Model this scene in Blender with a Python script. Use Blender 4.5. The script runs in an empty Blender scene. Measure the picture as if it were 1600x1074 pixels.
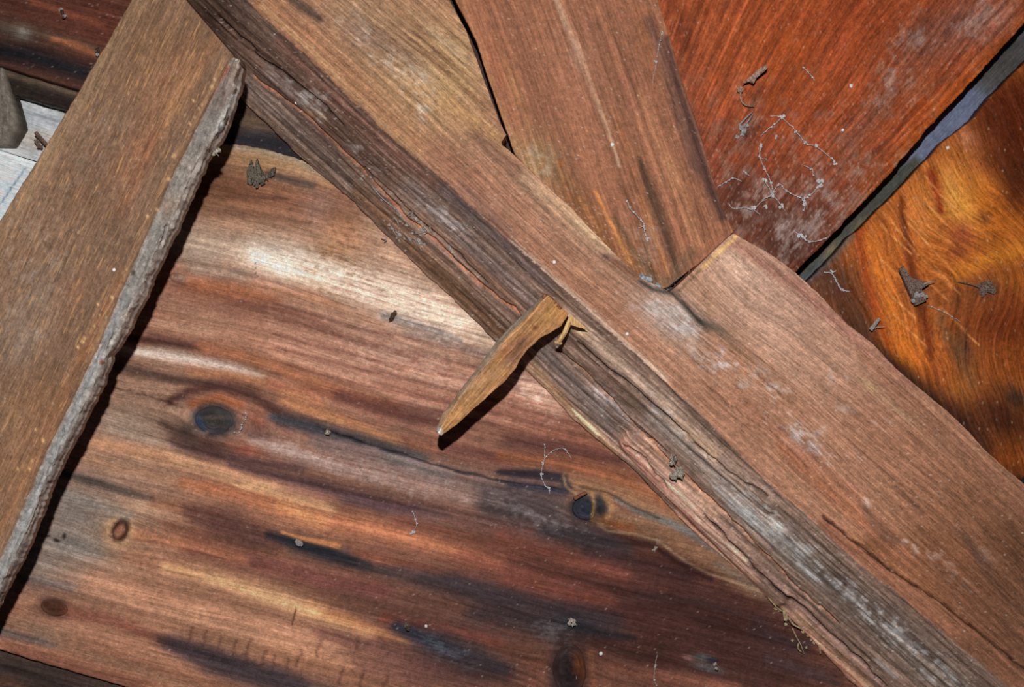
import bpy, math, random
import numpy as np

# ---------------------------------------------------------------- camera, light, exposure
F = 1716.0            # focal length in pixels of the 1600x1074 frame
D = 1.23              # camera distance to the face of the wall boards
CZ = 1.6              # camera height
scene = bpy.context.scene
cam_d = bpy.data.cameras.new('camera')
cam = bpy.data.objects.new('camera', cam_d)
scene.collection.objects.link(cam)
cam.location = (0, -D, CZ)
cam.rotation_euler = (math.radians(90), 0, 0)
cam_d.sensor_fit = 'HORIZONTAL'
cam_d.sensor_width = 36.0
cam_d.lens = 36.0 * F / 1600.0
cam_d.clip_start = 0.02
cam_d.dof.use_dof = True
cam_d.dof.focus_distance = D - 0.06
cam_d.dof.aperture_fstop = 9.0
scene.camera = cam

world = bpy.data.worlds.new('dim_barn_daylight')
scene.world = world
world.use_nodes = True
bg = world.node_tree.nodes['Background']
bg.inputs[0].default_value = (0.55, 0.72, 1.0, 1)
bg.inputs[1].default_value = 0.02

FLASH = np.array([-0.012, -D - 0.02, CZ + 0.17])
fl_d = bpy.data.lights.new('camera_flash', 'SPOT')
fl_d.energy = 60.0
fl_d.spot_size = math.radians(86)
fl_d.spot_blend = 0.75
fl_d.shadow_soft_size = 0.011
fl_d.color = (1.0, 0.985, 0.97)
fl = bpy.data.objects.new('camera_flash', fl_d)
scene.collection.objects.link(fl)
fl.location = FLASH
fl.rotation_euler = (math.radians(90 - 9), 0, math.radians(1))

vs = scene.view_settings
vs.view_transform = 'Standard'
vs.look = 'None'
vs.exposure = 0.0
vs.gamma = 1.0
vs.use_curve_mapping = False

# ---------------------------------------------------------------- numeric helpers
def unproj(px, py, off):
    px = np.asarray(px, float); py = np.asarray(py, float); off = np.asarray(off, float)
    d = D - off
    return np.stack([(px - 800.0) / F * d, -off + 0 * px, CZ + (537.0 - py) / F * d], -1)

def proj(P):
    d = P[..., 1] + D
    return 800.0 + P[..., 0] / d * F, 537.0 - (P[..., 2] - CZ) / d * F

def _hash(ix, iy, seed):
    h = (ix.astype(np.int64) * 374761393 + iy.astype(np.int64) * 668265263 + seed * 974634777) & 0xFFFFFFFF
    h = ((h ^ (h >> 13)) * 1274126177) & 0xFFFFFFFF
    h = h ^ (h >> 16)
    return (h & 0xFFFF) / 65535.0

def vnoise(x, y, seed=0):
    ix = np.floor(x); iy = np.floor(y)
    fx = x - ix; fy = y - iy
    fx = fx * fx * (3 - 2 * fx); fy = fy * fy * (3 - 2 * fy)
    a = _hash(ix, iy, seed); b = _hash(ix + 1, iy, seed)
    c = _hash(ix, iy + 1, seed); d = _hash(ix + 1, iy + 1, seed)
    return (a + (b - a) * fx) * (1 - fy) + (c + (d - c) * fx) * fy

def fbm(x, y, seed=0, octs=3):
    s = 0.0; a = 0.5; t = 0.0
    for k in range(octs):
        s = s + a * vnoise(x, y, seed + 17 * k); t += a
        x = x * 2.03; y = y * 2.03; a *= 0.5
    return s / t

def sn(x, y, seed=0, octs=3):
    return fbm(x, y, seed, octs) * 2 - 1

def s2l(c):
    c = np.clip(np.asarray(c, float) / 255.0, 0, 1)
    return np.where(c <= 0.04045, c / 12.92, ((c + 0.055) / 1.055) ** 2.4)

class Paint:
    """wood colour of one surface, laid down as streaks, stains and knots"""
    def __init__(self, X, Y, base, U, V, seed=1, wu=14.0, wv=4.0):
        self.X = X; self.Y = Y
        self.C = np.empty(X.shape + (3,)); self.C[:] = base
        self.disp = np.zeros(X.shape)
        du = wu * (sn(U / 110.0, V / 2.6, seed, 2) * 0.7 + sn(U / 40.0, V / 1.7, seed + 3, 1) * 0.3)
        dv = wv * sn(U / 85.0, V / 26.0, seed + 5, 2)
        e = 0.5
        # unit grain direction in pixel space
        self.U = U; self.V = V; self.seed = seed
        self.du = du; self.dv = dv
        self.g = None
    def setg(self, g):
        self.g = g
        n = (-g[1], g[0])
        self.dX = self.du * g[0] + self.dv * n[0]
        self.dY = self.du * g[1] + self.dv * n[1]
        return self
    def _eval(self, pts, w, p, k):
        X = self.X; Y = self.Y
        pts = [tuple(map(float, q)) for q in pts]
        ws = w if isinstance(w, (list, tuple)) else [w] * len(pts)
        m = max(ws) * (3.2 if p <= 2 else 1.9) + 40 * k
        xs = [q[0] for q in pts]; ys = [q[1] for q in pts]
        sel = (X > min(xs) - m) & (X < max(xs) + m) & (Y > min(ys) - m) & (Y < max(ys) + m)
        if not sel.any():
            return sel, None
        x = X[sel] + k * self.dX[sel]; y = Y[sel] + k * self.dY[sel]
        best = None
        if len(pts) == 1:
            best = np.hypot(x - pts[0][0], y - pts[0][1]) / ws[0]
        for i in range(len(pts) - 1):
            ax, ay = pts[i]; bx, by = pts[i + 1]
            vx = bx - ax; vy = by - ay
            t = np.clip(((x - ax) * vx + (y - ay) * vy) / (vx * vx + vy * vy + 1e-9), 0, 1)
            dd = np.hypot(x - ax - t * vx, y - ay - t * vy) / (ws[i] + (ws[i + 1] - ws[i]) * t)
            best = dd if best is None else np.minimum(best, dd)
        return sel, np.exp(-best ** p)
    def s(self, pts, w, col, a=1.0, p=2, k=1.0):
        sel, m = self._eval(pts, w, p, k)
        if m is None: return
        m = (m * a)[:, None]
        self.C[sel] = self.C[sel] * (1 - m) + np.array(col, float) * m
    def b(self, x, y, rx, ry, ang, col, a=1.0, p=2, k=1.0):
        X = self.X; Y = self.Y
        m = max(rx, ry) * (3.0 if p <= 2 else 1.8) + 40 * k
        sel = (np.abs(X - x) < m) & (np.abs(Y - y) < m)
        if not sel.any(): return
        xx = X[sel] + k * self.dX[sel] - x; yy = Y[sel] + k * self.dY[sel] - y
        c = math.cos(math.radians(ang)); s_ = math.sin(math.radians(ang))
        r = np.hypot((xx * c + yy * s_) / rx, (-xx * s_ + yy * c) / ry)
        q = (np.exp(-r ** p) * a)[:, None]
        self.C[sel] = self.C[sel] * (1 - q) + np.array(col, float) * q
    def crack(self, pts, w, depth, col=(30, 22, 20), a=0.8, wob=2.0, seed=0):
        """a split: a groove of real depth with painted-in crack shade or fresh wood colour"""
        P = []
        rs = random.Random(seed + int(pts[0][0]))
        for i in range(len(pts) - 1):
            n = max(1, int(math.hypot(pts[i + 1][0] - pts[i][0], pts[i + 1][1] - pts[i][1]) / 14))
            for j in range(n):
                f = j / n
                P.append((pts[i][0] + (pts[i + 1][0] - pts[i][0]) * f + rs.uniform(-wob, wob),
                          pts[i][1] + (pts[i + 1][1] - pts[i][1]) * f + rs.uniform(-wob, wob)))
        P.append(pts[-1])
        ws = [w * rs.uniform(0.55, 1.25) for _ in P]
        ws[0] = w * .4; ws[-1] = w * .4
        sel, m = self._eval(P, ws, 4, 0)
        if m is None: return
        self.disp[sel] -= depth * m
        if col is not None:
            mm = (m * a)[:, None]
            self.C[sel] = self.C[sel] * (1 - mm) + np.array(col, float) * mm  # dark colours stand in for shade the coarse groove cannot show
    def ridge(self, pts, w, h, p=2, k=0.3):
        sel, m = self._eval(pts, w, p, k)
        if m is None: return
        self.disp[sel] += h * m
    def bands(self, su, sv, amp, seed=0, tint=(1, 1, 1), octs=3):
        n = sn(self.U / su, self.V / sv, self.seed + 100 + seed, octs)
        self.C *= 1 + amp * n[..., None] * np.array(tint)
    def rings(self, x, y, rx, ry, ang, period, col, a, seed=0):
        ph = self.V / period + 0.9 * sn(self.U / 160.0, self.V / 30.0, self.seed + 200 + seed, 2)
        ln = np.clip(np.cos(2 * math.pi * ph) - .2, 0, 1) ** 1.3
        br = np.clip(fbm(self.U / 30.0, self.V / 2.0, self.seed + 210 + seed, 2) * 2.2 - .45, 0, 1)
        c = math.cos(math.radians(ang)); s_ = math.sin(math.radians(ang))
        xx = self.X - x; yy = self.Y - y
        w = np.exp(-((xx * c + yy * s_) / rx) ** 2 - ((-xx * s_ + yy * c) / ry) ** 2)
        m = (a * ln * br * w)[..., None]
        self.C = self.C * (1 - m) + np.array(col, float) * m
    def powder(self, x, y, rx, ry, ang, col, a, grain=5.0, cut=.42, seed=0):
        """patchy dust: irregular grains that thin out towards the rim"""
        m_ = max(rx, ry) * 2.2
        sel = (np.abs(self.X - x) < m_) & (np.abs(self.Y - y) < m_)
        if not sel.any(): return
        X = self.X[sel]; Y = self.Y[sel]
        c = math.cos(math.radians(ang)); s_ = math.sin(math.radians(ang))
        wx = X + 9 * sn(X / 22.0, Y / 22.0, 301, 2); wy = Y + 9 * sn(X / 22.0, Y / 22.0, 305, 2)
        xx = wx - x; yy = wy - y
        w = np.exp(-((xx * c + yy * s_) / rx) ** 2 - ((-xx * s_ + yy * c) / ry) ** 2)
        g_ = self.g; u = X * g_[0] + Y * g_[1]; v = -X * g_[1] + Y * g_[0]
        n = .55 * fbm(u / (grain * 2.2), v / (grain * .75), 311 + seed, 3) + .45 * fbm(X / (grain * 4), Y / (grain * 4), 317 + seed, 2)
        m = (.8 * a * np.clip((n - .68 + .30 * w) * 5.5, 0, 1) * w ** .35)[:, None]
        self.C[sel] = self.C[sel] * (1 - m) + np.array(col, float) * m
    def dust(self, rate, col, seed=0, size=1.0, region=None, a=0.85):
        rs = np.random.RandomState(self.seed * 7 + seed)
        q = rs.rand(*self.X.shape)
        m = q < rate
        if region is not None: m &= region
        aa = rs.rand(int(m.sum()))[:, None] ** 1.6 * a * .7
        self.C[m] = self.C[m] * (1 - aa) + np.array(col, float) * aa

def make_mesh(name, verts, faces, mat, parent=None, col=None, uv=None, smooth=True):
    me = bpy.data.meshes.new(name)
    verts = np.asarray(verts, np.float32).reshape(-1, 3)
    if isinstance(faces, np.ndarray):
        nf = len(faces); k = faces.shape[1]
        me.vertices.add(len(verts)); me.vertices.foreach_set('co', verts.ravel())
        me.loops.add(nf * k); me.loops.foreach_set('vertex_index', faces.astype(np.int32).ravel())
        me.polygons.add(nf)
        me.polygons.foreach_set('loop_start', np.arange(0, nf * k, k, dtype=np.int32))
        me.polygons.foreach_set('loop_total', np.full(nf, k, dtype=np.int32))
        me.update(calc_edges=True)
        me.validate()
    else:
        me.from_pydata(verts.tolist(), [], faces)
    if smooth:
        me.polygons.foreach_set('use_smooth', np.ones(len(me.polygons), dtype=bool))
    if col is not None:
        ca = me.color_attributes.new('wood', 'FLOAT_COLOR', 'POINT')
        rgba = np.ones((len(verts), 4), np.float32); rgba[:, :3] = np.asarray(col).reshape(-1, 3)
        ca.data.foreach_set('color', rgba.ravel())
    if uv is not None:
        at = me.attributes.new('grain', 'FLOAT_VECTOR', 'POINT')
        u3 = np.zeros((len(verts), 3), np.float32); u3[:, :2] = np.asarray(uv).reshape(-1, 2)
        at.data.foreach_set('vector', u3.ravel())
    if mat is not None: me.materials.append(mat)
    o = bpy.data.objects.new(name, me)
    scene.collection.objects.link(o)
    if parent is not None: o.parent = parent
    return o

def tag(o, label=None, cat=None, group=None, kind=None):
    if label: o['label'] = label
    if cat: o['category'] = cat
    if group: o['group'] = group
    if kind: o['kind'] = kind
    return o

def empty(name, loc=(0, 0, 0)):
    o = bpy.data.objects.new(name, None)
    o.empty_display_size = 0.05
    o.location = loc
    scene.collection.objects.link(o)
    return o

def adopt(child, parent):
    """parent without moving the child's world-space vertices"""
    child.parent = parent
    child.location = tuple(-c for c in parent.location) if parent.type == 'EMPTY' else (0, 0, 0)

# ---------------------------------------------------------------- materials
def wood_mat(name, fine=0.35, across=0.55, along=0.02, rough=0.62, spec=0.25, bump=0.35, speck=0.0,
             fleck=None, fleck_amt=0.0, mottled=0.12, fleck_scale=(0.03, 0.5), dist=0.0008):
    m = bpy.data.materials.new(name); m.use_nodes = True
    nt = m.node_tree; N = nt.nodes; Lk = nt.links
    bs = N['Principled BSDF']
    bs.inputs['Roughness'].default_value = rough
    bs.inputs['Specular IOR Level'].default_value = spec
    at = N.new('ShaderNodeAttribute'); at.attribute_name = 'wood'
    gr = N.new('ShaderNodeAttribute'); gr.attribute_name = 'grain'
    def noise(sx, sy, detail, rgh=0.6, z=0.0):
        mp = N.new('ShaderNodeMapping'); mp.inputs['Scale'].default_value = (sx, sy, 1); mp.inputs['Location'].default_value = (z, z * .7, z)
        Lk.new(gr.outputs['Vector'], mp.inputs['Vector'])
        nz = N.new('ShaderNodeTexNoise'); nz.inputs['Scale'].default_value = 1.0
        nz.inputs['Detail'].default_value = detail; nz.inputs['Roughness'].default_value = rgh
        Lk.new(mp.outputs[0], nz.inputs['Vector'])
        return nz.outputs['Fac']
    def math_(op, a, b, clamp=False):
        n = N.new('ShaderNodeMath'); n.operation = op; n.use_clamp = clamp
        for i, v in enumerate((a, b)):
            if isinstance(v, (int, float)): n.inputs[i].default_value = v
            else: Lk.new(v, n.inputs[i])
        return n.outputs[0]
    n1 = noise(along, across, 4.0, 0.65)
    n2 = noise(along * 6, across * 1.1, 3.0, 0.7, 3.3)
    n3 = noise(0.35, 0.45, 2.0, 0.6, 7.1)
    g1 = math_('MULTIPLY', math_('SUBTRACT', n1, 0.5), fine * 7.5)
    g2 = math_('MULTIPLY', math_('SUBTRACT', n2, 0.5), fine * 4.5)
    g3 = math_('MULTIPLY', math_('SUBTRACT', n3, 0.5), mottled * 9.0)
    tot = math_('ADD', math_('ADD', g1, g2), math_('ADD', g3, 1.0))
    tot = math_('MINIMUM', math_('MAXIMUM', tot, 0.25), 1.9)
    mul = N.new('ShaderNodeVectorMath'); mul.operation = 'SCALE'
    Lk.new(at.outputs['Color'], mul.inputs[0]); Lk.new(tot, mul.inputs['Scale'])
    colour = mul.outputs[0]
    if fleck is not None:
        nf = noise(fleck_scale[0], fleck_scale[1], 2.0, 0.5, 11.7)
        rp = N.new('ShaderNodeMapRange'); rp.inputs['From Min'].default_value = 0.60; rp.inputs['From Max'].default_value = 0.72
        rp.inputs['To Max'].default_value = fleck_amt
        Lk.new(nf, rp.inputs['Value'])
        mx = N.new('ShaderNodeMix'); mx.data_type = 'RGBA'
        Lk.new(rp.outputs[0], mx.inputs['Factor']); Lk.new(colour, mx.inputs['A'])
        mx.inputs['B'].default_value = (*s2l(fleck), 1)
        colour = mx.outputs['Result']
    if speck > 0:
        vo = N.new('ShaderNodeTexVoronoi'); vo.inputs['Scale'].default_value = 0.16
        Lk.new(gr.outputs['Vector'], vo.inputs['Vector'])
        w0 = N.new('ShaderNodeTexWhiteNoise'); w0.noise_dimensions = '3D'
        ad = N.new('ShaderNodeVectorMath'); ad.operation = 'ADD'; ad.inputs[1].default_value = (5.3, 2.1, 0.7)
        Lk.new(vo.outputs['Position'], ad.inputs[0]); Lk.new(ad.outputs[0], w0.inputs['Vector'])
        wn0 = w0.outputs['Value']
        lt = math_('LESS_THAN', vo.outputs['Distance'], math_('MULTIPLY', wn0, 0.12))
        wn = N.new('ShaderNodeTexWhiteNoise'); wn.noise_dimensions = '3D'
        Lk.new(vo.outputs['Position'], wn.inputs['Vector'])
        pick = math_('LESS_THAN', wn.outputs['Value'], speck)
        fac = math_('MULTIPLY', math_('MULTIPLY', lt, pick), math_('MULTIPLY', wn0, 0.42))
        mx = N.new('ShaderNodeMix'); mx.data_type = 'RGBA'
        Lk.new(fac, mx.inputs['Factor']); Lk.new(colour, mx.inputs['A'])
        mx.inputs['B'].default_value = (0.62, 0.58, 0.55, 1)
        colour = mx.outputs['Result']
    Lk.new(colour, bs.inputs['Base Color'])
    bp = N.new('ShaderNodeBump'); bp.inputs['Strength'].default_value = bump; bp.inputs['Distance'].default_value = dist
    hsum = math_('ADD', n1, math_('MULTIPLY', n3, 0.6))
    Lk.new(hsum, bp.inputs['Height']); Lk.new(bp.outputs[0], bs.inputs['Normal'])
    return m

def plain_mat(name, rgb, rgb2=None, scale=400.0, rough=0.85, spec=0.2, bump=0.4, metal=0.0, dist=0.0006, stretch=(1, 1, 1)):
    m = bpy.data.materials.new(name); m.use_nodes = True
    nt = m.node_tree; N = nt.nodes; Lk = nt.links
    bs = N['Principled BSDF']
    bs.inputs['Roughness'].default_value = rough; bs.inputs['Specular IOR Level'].default_value = spec
    bs.inputs['Metallic'].default_value = metal
    tc = N.new('ShaderNodeTexCoord')
    mp = N.new('ShaderNodeMapping'); mp.inputs['Scale'].default_value = stretch
    nz = N.new('ShaderNodeTexNoise'); nz.inputs['Scale'].default_value = scale; nz.inputs['Detail'].default_value = 4
    Lk.new(tc.outputs['Object'], mp.inputs[0]); Lk.new(mp.outputs[0], nz.inputs['Vector'])
    cr = N.new('ShaderNodeValToRGB')
    cr.color_ramp.elements[0].position = 0.35; cr.color_ramp.elements[1].position = 0.65
    cr.color_ramp.elements[0].color = (*s2l(rgb), 1)
    cr.color_ramp.elements[1].color = (*s2l(rgb2 if rgb2 else rgb), 1)
    Lk.new(nz.outputs['Fac'], cr.inputs[0]); Lk.new(cr.outputs[0], bs.inputs['Base Color'])
    bp = N.new('ShaderNodeBump'); bp.inputs['Strength'].default_value = bump; bp.inputs['Distance'].default_value = dist
    Lk.new(nz.outputs['Fac'], bp.inputs['Height']); Lk.new(bp.outputs[0], bs.inputs['Normal'])
    return m

# ---------------------------------------------------------------- timber builder
def rail_tv(pts, g):
    n = (-g[1], g[0])
    t = np.array([p[0] * g[0] + p[1] * g[1] for p in pts], float)
    v = np.array([p[0] * n[0] + p[1] * n[1] for p in pts], float)
    for i in range(1, len(t)):
        if t[i] <= t[i - 1]: t[i] = t[i - 1] + 0.6
    return t, v

def mixrail(ra, rb, f, g, n=70):
    gl = math.hypot(*g); g = (g[0] / gl, g[1] / gl)
    ta, va = rail_tv(ra, g); tb, vb = rail_tv(rb, g)
    T = np.linspace(max(ta[0], tb[0]), min(ta[-1], tb[-1]), n)
    V = np.interp(T, ta, va) * (1 - f) + np.interp(T, tb, vb) * f
    return [(t * g[0] - v * g[1], t * g[1] + v * g[0]) for t, v in zip(T, V)]

def timber(name, mat, rails, offs, g, paint, t0=None, t1=None, step=2.4, base=(140, 90, 62), back=None,
           parent=None, flow=None, seed=1, rough_edge=None, relief=0.0006, wu=14.0, wv=4.0, exposure=1.0, relief_scale=(120, 7), clip=None, grit=0.07, contrast=1.0, sat=0.8):
    """a board or beam: rails are the long edges of its visible faces (in the frame's pixels, each with its
    own height off the wall), joined into a solid with a back. Colours come from paint(P)."""
    gl = math.hypot(*g); g = (g[0] / gl, g[1] / gl)
    n = (-g[1], g[0])
    tv = [rail_tv(r, g) for r in rails]
    if t0 is None: t0 = max(t[0] for t, v in tv)
    if t1 is None: t1 = min(t[-1] for t, v in tv)
    nt_ = int((t1 - t0) / step) + 2
    T = np.linspace(t0, t1, nt_)
    pos = []; wid = []; oo = []
    for i, (t, v) in enumerate(tv):
        vv = np.interp(T, t, v)
        if rough_edge and rough_edge[i]:
            vv = vv + rough_edge[i] * (sn(T / 16.0, T * 0 + i * 7.7, seed + 31, 3) + 0.6 * sn(T / 5.0, T * 0 + i * 3.1, seed + 37, 2))
        o = offs[i]
        o = np.interp(T, [q[0] for q in o], [q[1] for q in o]) if isinstance(o, (list, tuple)) else np.full_like(T, o)
        px = T * g[0] + vv * n[0]; py = T * g[1] + vv * n[1]
        pos.append(unproj(px, py, o)); wid.append(vv); oo.append(o)
    cols = []; ext = []
    for i in range(len(rails) - 1):
        if clip and i == len(rails) - 2:
            # square lattice from the anchor rail, cut off at the outline of the last rail
            dv = wid[i + 1] - wid[i]; sg = np.sign(dv.mean()); dv = np.abs(dv)
            def at(vd):
                vv = wid[i] + sg * vd; f = vd / clip
                return unproj(T * g[0] + vv * n[0], T * g[1] + vv * n[1], -pos[i][:, 1] + (oo[i + 1] - oo[i]) * f)
            for j in range(int(dv.max() / step) + 2):
                cols.append(at(np.minimum(j * step, dv))); ext.append(at(j * step + 0 * dv))
            break
        w = np.max(np.abs(wid[i + 1] - wid[i]))
        k = max(2, int(w / step) + 1)
        f = np.linspace(0, 1, k, endpoint=(i == len(rails) - 2))
        for q in f:
            cols.append(pos[i] * (1 - q) + pos[i + 1] * q); ext.append(cols[-1])
    G = np.stack(cols, 1); Gx = np.stack(ext, 1)
    X, Y = proj(G)
    V = X * n[0] + Y * n[1]; U = X * g[0] + Y * g[1]
    # base normals (towards the camera)
    dU = np.gradient(Gx, axis=0); dV = np.gradient(Gx, axis=1)
    Nn = np.cross(dU, dV); Nn /= np.linalg.norm(Nn, axis=2, keepdims=True) + 1e-12
    Nn *= np.where(Nn[..., 1:2] > 0, -1.0, 1.0)
    GU, GV = (U, V) if flow is None else flow(X, Y, U, V)
    P = Paint(X, Y, base, GU, GV, seed, wu, wv).setg(g)
    paint(P)
    rg = np.random.RandomState(seed)
    P.C *= (1 + .3 * grit * rg.randn(*X.shape) + 1.6 * grit * sn((X + Y) / 7.3, (X - Y) / 6.1, seed + 9, 2))[..., None]
    if contrast != 1.0: P.C = 125.0 * (np.clip(P.C, 1, 255) / 125.0) ** contrast
    top = P.C.max(2, keepdims=True); P.C = top - (top - P.C) * sat
    # photo colour -> reflectance under the flash
    Lv = FLASH - G; r2 = (Lv ** 2).sum(2); ndl = (Nn * Lv).sum(2) / np.sqrt(r2)
    E = np.clip(ndl, 0.35, 1) / r2 * (D * D) * exposure
    alb = np.clip((s2l(P.C) - 0.007) / np.clip(E, 0.45, 1.7)[..., None], 0.004, 0.85)
    d = P.disp + relief * sn(GU / relief_scale[0], GV / relief_scale[1], seed + 51, 3) + 0.0004 * sn(GU / 25.0, GV / 3.5, seed + 57, 2)
    G2 = G + Nn * d[..., None]
    nt_, nc = X.shape
    uv = np.stack([GU, GV], -1)
    # back edges
    bk = back if back is not None else [min(np.min(-pos[0][:, 1]), np.min(-pos[-1][:, 1])) - 0.02] * 2
    Lb = G[:, 0].copy(); Lb[:, 1] = -bk[0]
    Rb = G[:, -1].copy(); Rb[:, 1] = -bk[1]
    Lm = G2[:, 0] * .7 + Lb * .3; Rm = G2[:, -1] * .7 + Rb * .3
    AV = np.concatenate([G2, Rm[:, None], Rb[:, None], Lb[:, None], Lm[:, None]], 1)
    AC = np.concatenate([alb, alb[:, -1:], alb[:, -1:], alb[:, :1], alb[:, :1]], 1)
    sid = 25.0
    AU = np.concatenate([uv, uv[:, -1:] + [0, sid], uv[:, -1:] + [0, sid * 3], uv[:, :1] - [0, sid * 3], uv[:, :1] - [0, sid]], 1)
    m = nc + 4
    idx = np.arange(nt_ * m).reshape(nt_, m)
    a = idx[:-1]; b2 = idx[1:]
    F_ = np.stack([a, b2, np.roll(b2, -1, 1), np.roll(a, -1, 1)], -1).reshape(-1, 4)
    # end caps as quad strips between the front row and the back corners
    caps = []
    for row, flip in ((idx[0], False), (idx[-1], True)):
        for j in range(nc + 1):
            q = [row[j], row[j + 1], row[nc + 1], row[nc + 2]]
            q = [row[j], row[j + 1], row[nc + 2]]
            if len(set(q)) == 3: caps.append(q[::-1] if flip else q)
        q = [row[0], row[nc + 2], row[nc + 3]]
        caps.append(q[::-1] if flip else q)
    # orient outward: compare the first front face with the base normal
    f0 = F_[(nc // 2)]
    vv = AV.reshape(-1, 3)
    fn = np.cross(vv[f0[1]] - vv[f0[0]], vv[f0[3]] - vv[f0[0]])
    if np.dot(fn, Nn[0, min(nc // 2, nc - 1)]) < 0:
        F_ = F_[:, ::-1]; caps = [c[::-1] for c in caps]
    o = make_mesh(name, vv, F_, mat, None, AC, AU)
    # caps are added as triangles in bmesh-free form: separate loop list
    add_tris(o.data, caps)
    if parent is not None: adopt(o, parent)
    return o

def add_tris(me, tris):
    n0 = len(me.loops); p0 = len(me.polygons)
    if not tris: return
    t = np.array(tris, np.int32)
    me.loops.add(t.size); me.polygons.add(len(t))
    li = np.empty(len(me.loops), np.int32); me.loops.foreach_get('vertex_index', li)
    li[n0:] = t.ravel(); me.loops.foreach_set('vertex_index', li)
    ls = np.empty(len(me.polygons), np.int32); me.polygons.foreach_get('loop_start', ls)
    ls[p0:] = n0 + np.arange(0, t.size, 3); me.polygons.foreach_set('loop_start', ls)
    me.update(calc_edges=True); me.validate()
# ---------------------------------------------------------------- wood materials
M_wall = wood_mat('weathered_sheathing_wood', fine=0.17, across=0.40, along=0.026, rough=0.6, spec=0.14, bump=0.30, speck=0.035, mottled=0.11)
M_beam = wood_mat('hewn_beam_wood', fine=0.24, across=0.36, along=0.018, rough=0.7, spec=0.12, bump=0.45, speck=0.06, mottled=0.12)
M_post = wood_mat('brown_rafter_wood', fine=0.22, across=0.40, along=0.030, rough=0.7, spec=0.12, bump=0.35, speck=0.05,
                  fleck=(196, 146, 92), fleck_amt=0.55, fleck_scale=(0.035, 0.30), mottled=0.11)
M_brace = wood_mat('sawn_brace_wood', fine=0.18, across=0.32, along=0.014, rough=0.65, spec=0.14, bump=0.35, speck=0.05, mottled=0.10)
M_roof = wood_mat('red_roof_board_wood', fine=0.25, across=0.28, along=0.02, rough=0.55, spec=0.16, bump=0.3, speck=0.06, mottled=0.12)
M_bark = wood_mat('grey_bark', fine=0.12, across=0.20, along=0.06, rough=0.9, spec=0.1, bump=0.5, speck=0.04, mottled=0.14, dist=0.0010)
M_peg = wood_mat('riven_oak_peg', fine=0.20, across=0.45, along=0.03, rough=0.6, spec=0.25, bump=0.4, mottled=0.10)
M_pale = wood_mat('bleached_sill_wood', fine=0.18, across=0.5, along=0.02, rough=0.8, spec=0.1, bump=0.3, mottled=0.05)

# ---------------------------------------------------------------- the boarded wall behind (left of the beam)
wall = empty('wall_back', (0, 0.02, CZ)); tag(wall, 'wide weathered boards nailed up behind the diagonal beam', None, None, 'structure')

KN = [(335, 657, 95, 34, .9), (187, 829, 60, 26, .8), (918, 793, 80, 34, .8), (85, 950, 45, 18, .6), (890, 1046, 60, 40, .7)]
def flow_main(X, Y, U, V):
    ca, sa = math.cos(math.radians(13)), math.sin(math.radians(13))
    GV = V.copy()
    for kx, ky, a, b, s in KN:
        dx = X - kx; dy = Y - ky
        du = dx * ca + dy * sa; dv = -dx * sa + dy * ca
        GV = GV - dv * s * np.exp(-(du / a) ** 2 - (dv / b) ** 2)
    # the grain of the upper part lies flatter than that of the lower part
    w = np.clip((430 - Y) / 200.0, 0, 1) * np.clip((700 - X) / 300.0, 0, 1)
    wy = np.clip((680 - Y) / 160.0, 0, 1)
    GV = GV - wy * (12.0 * np.tanh((X - 560) / 150.0) - 11.0 * np.tanh((X - 250) / 150.0))
    GV = GV + w * (X - 450) * 0.10 + 6 * sn(X / 220.0, Y / 150.0, 9, 2)
    return U, GV

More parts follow.
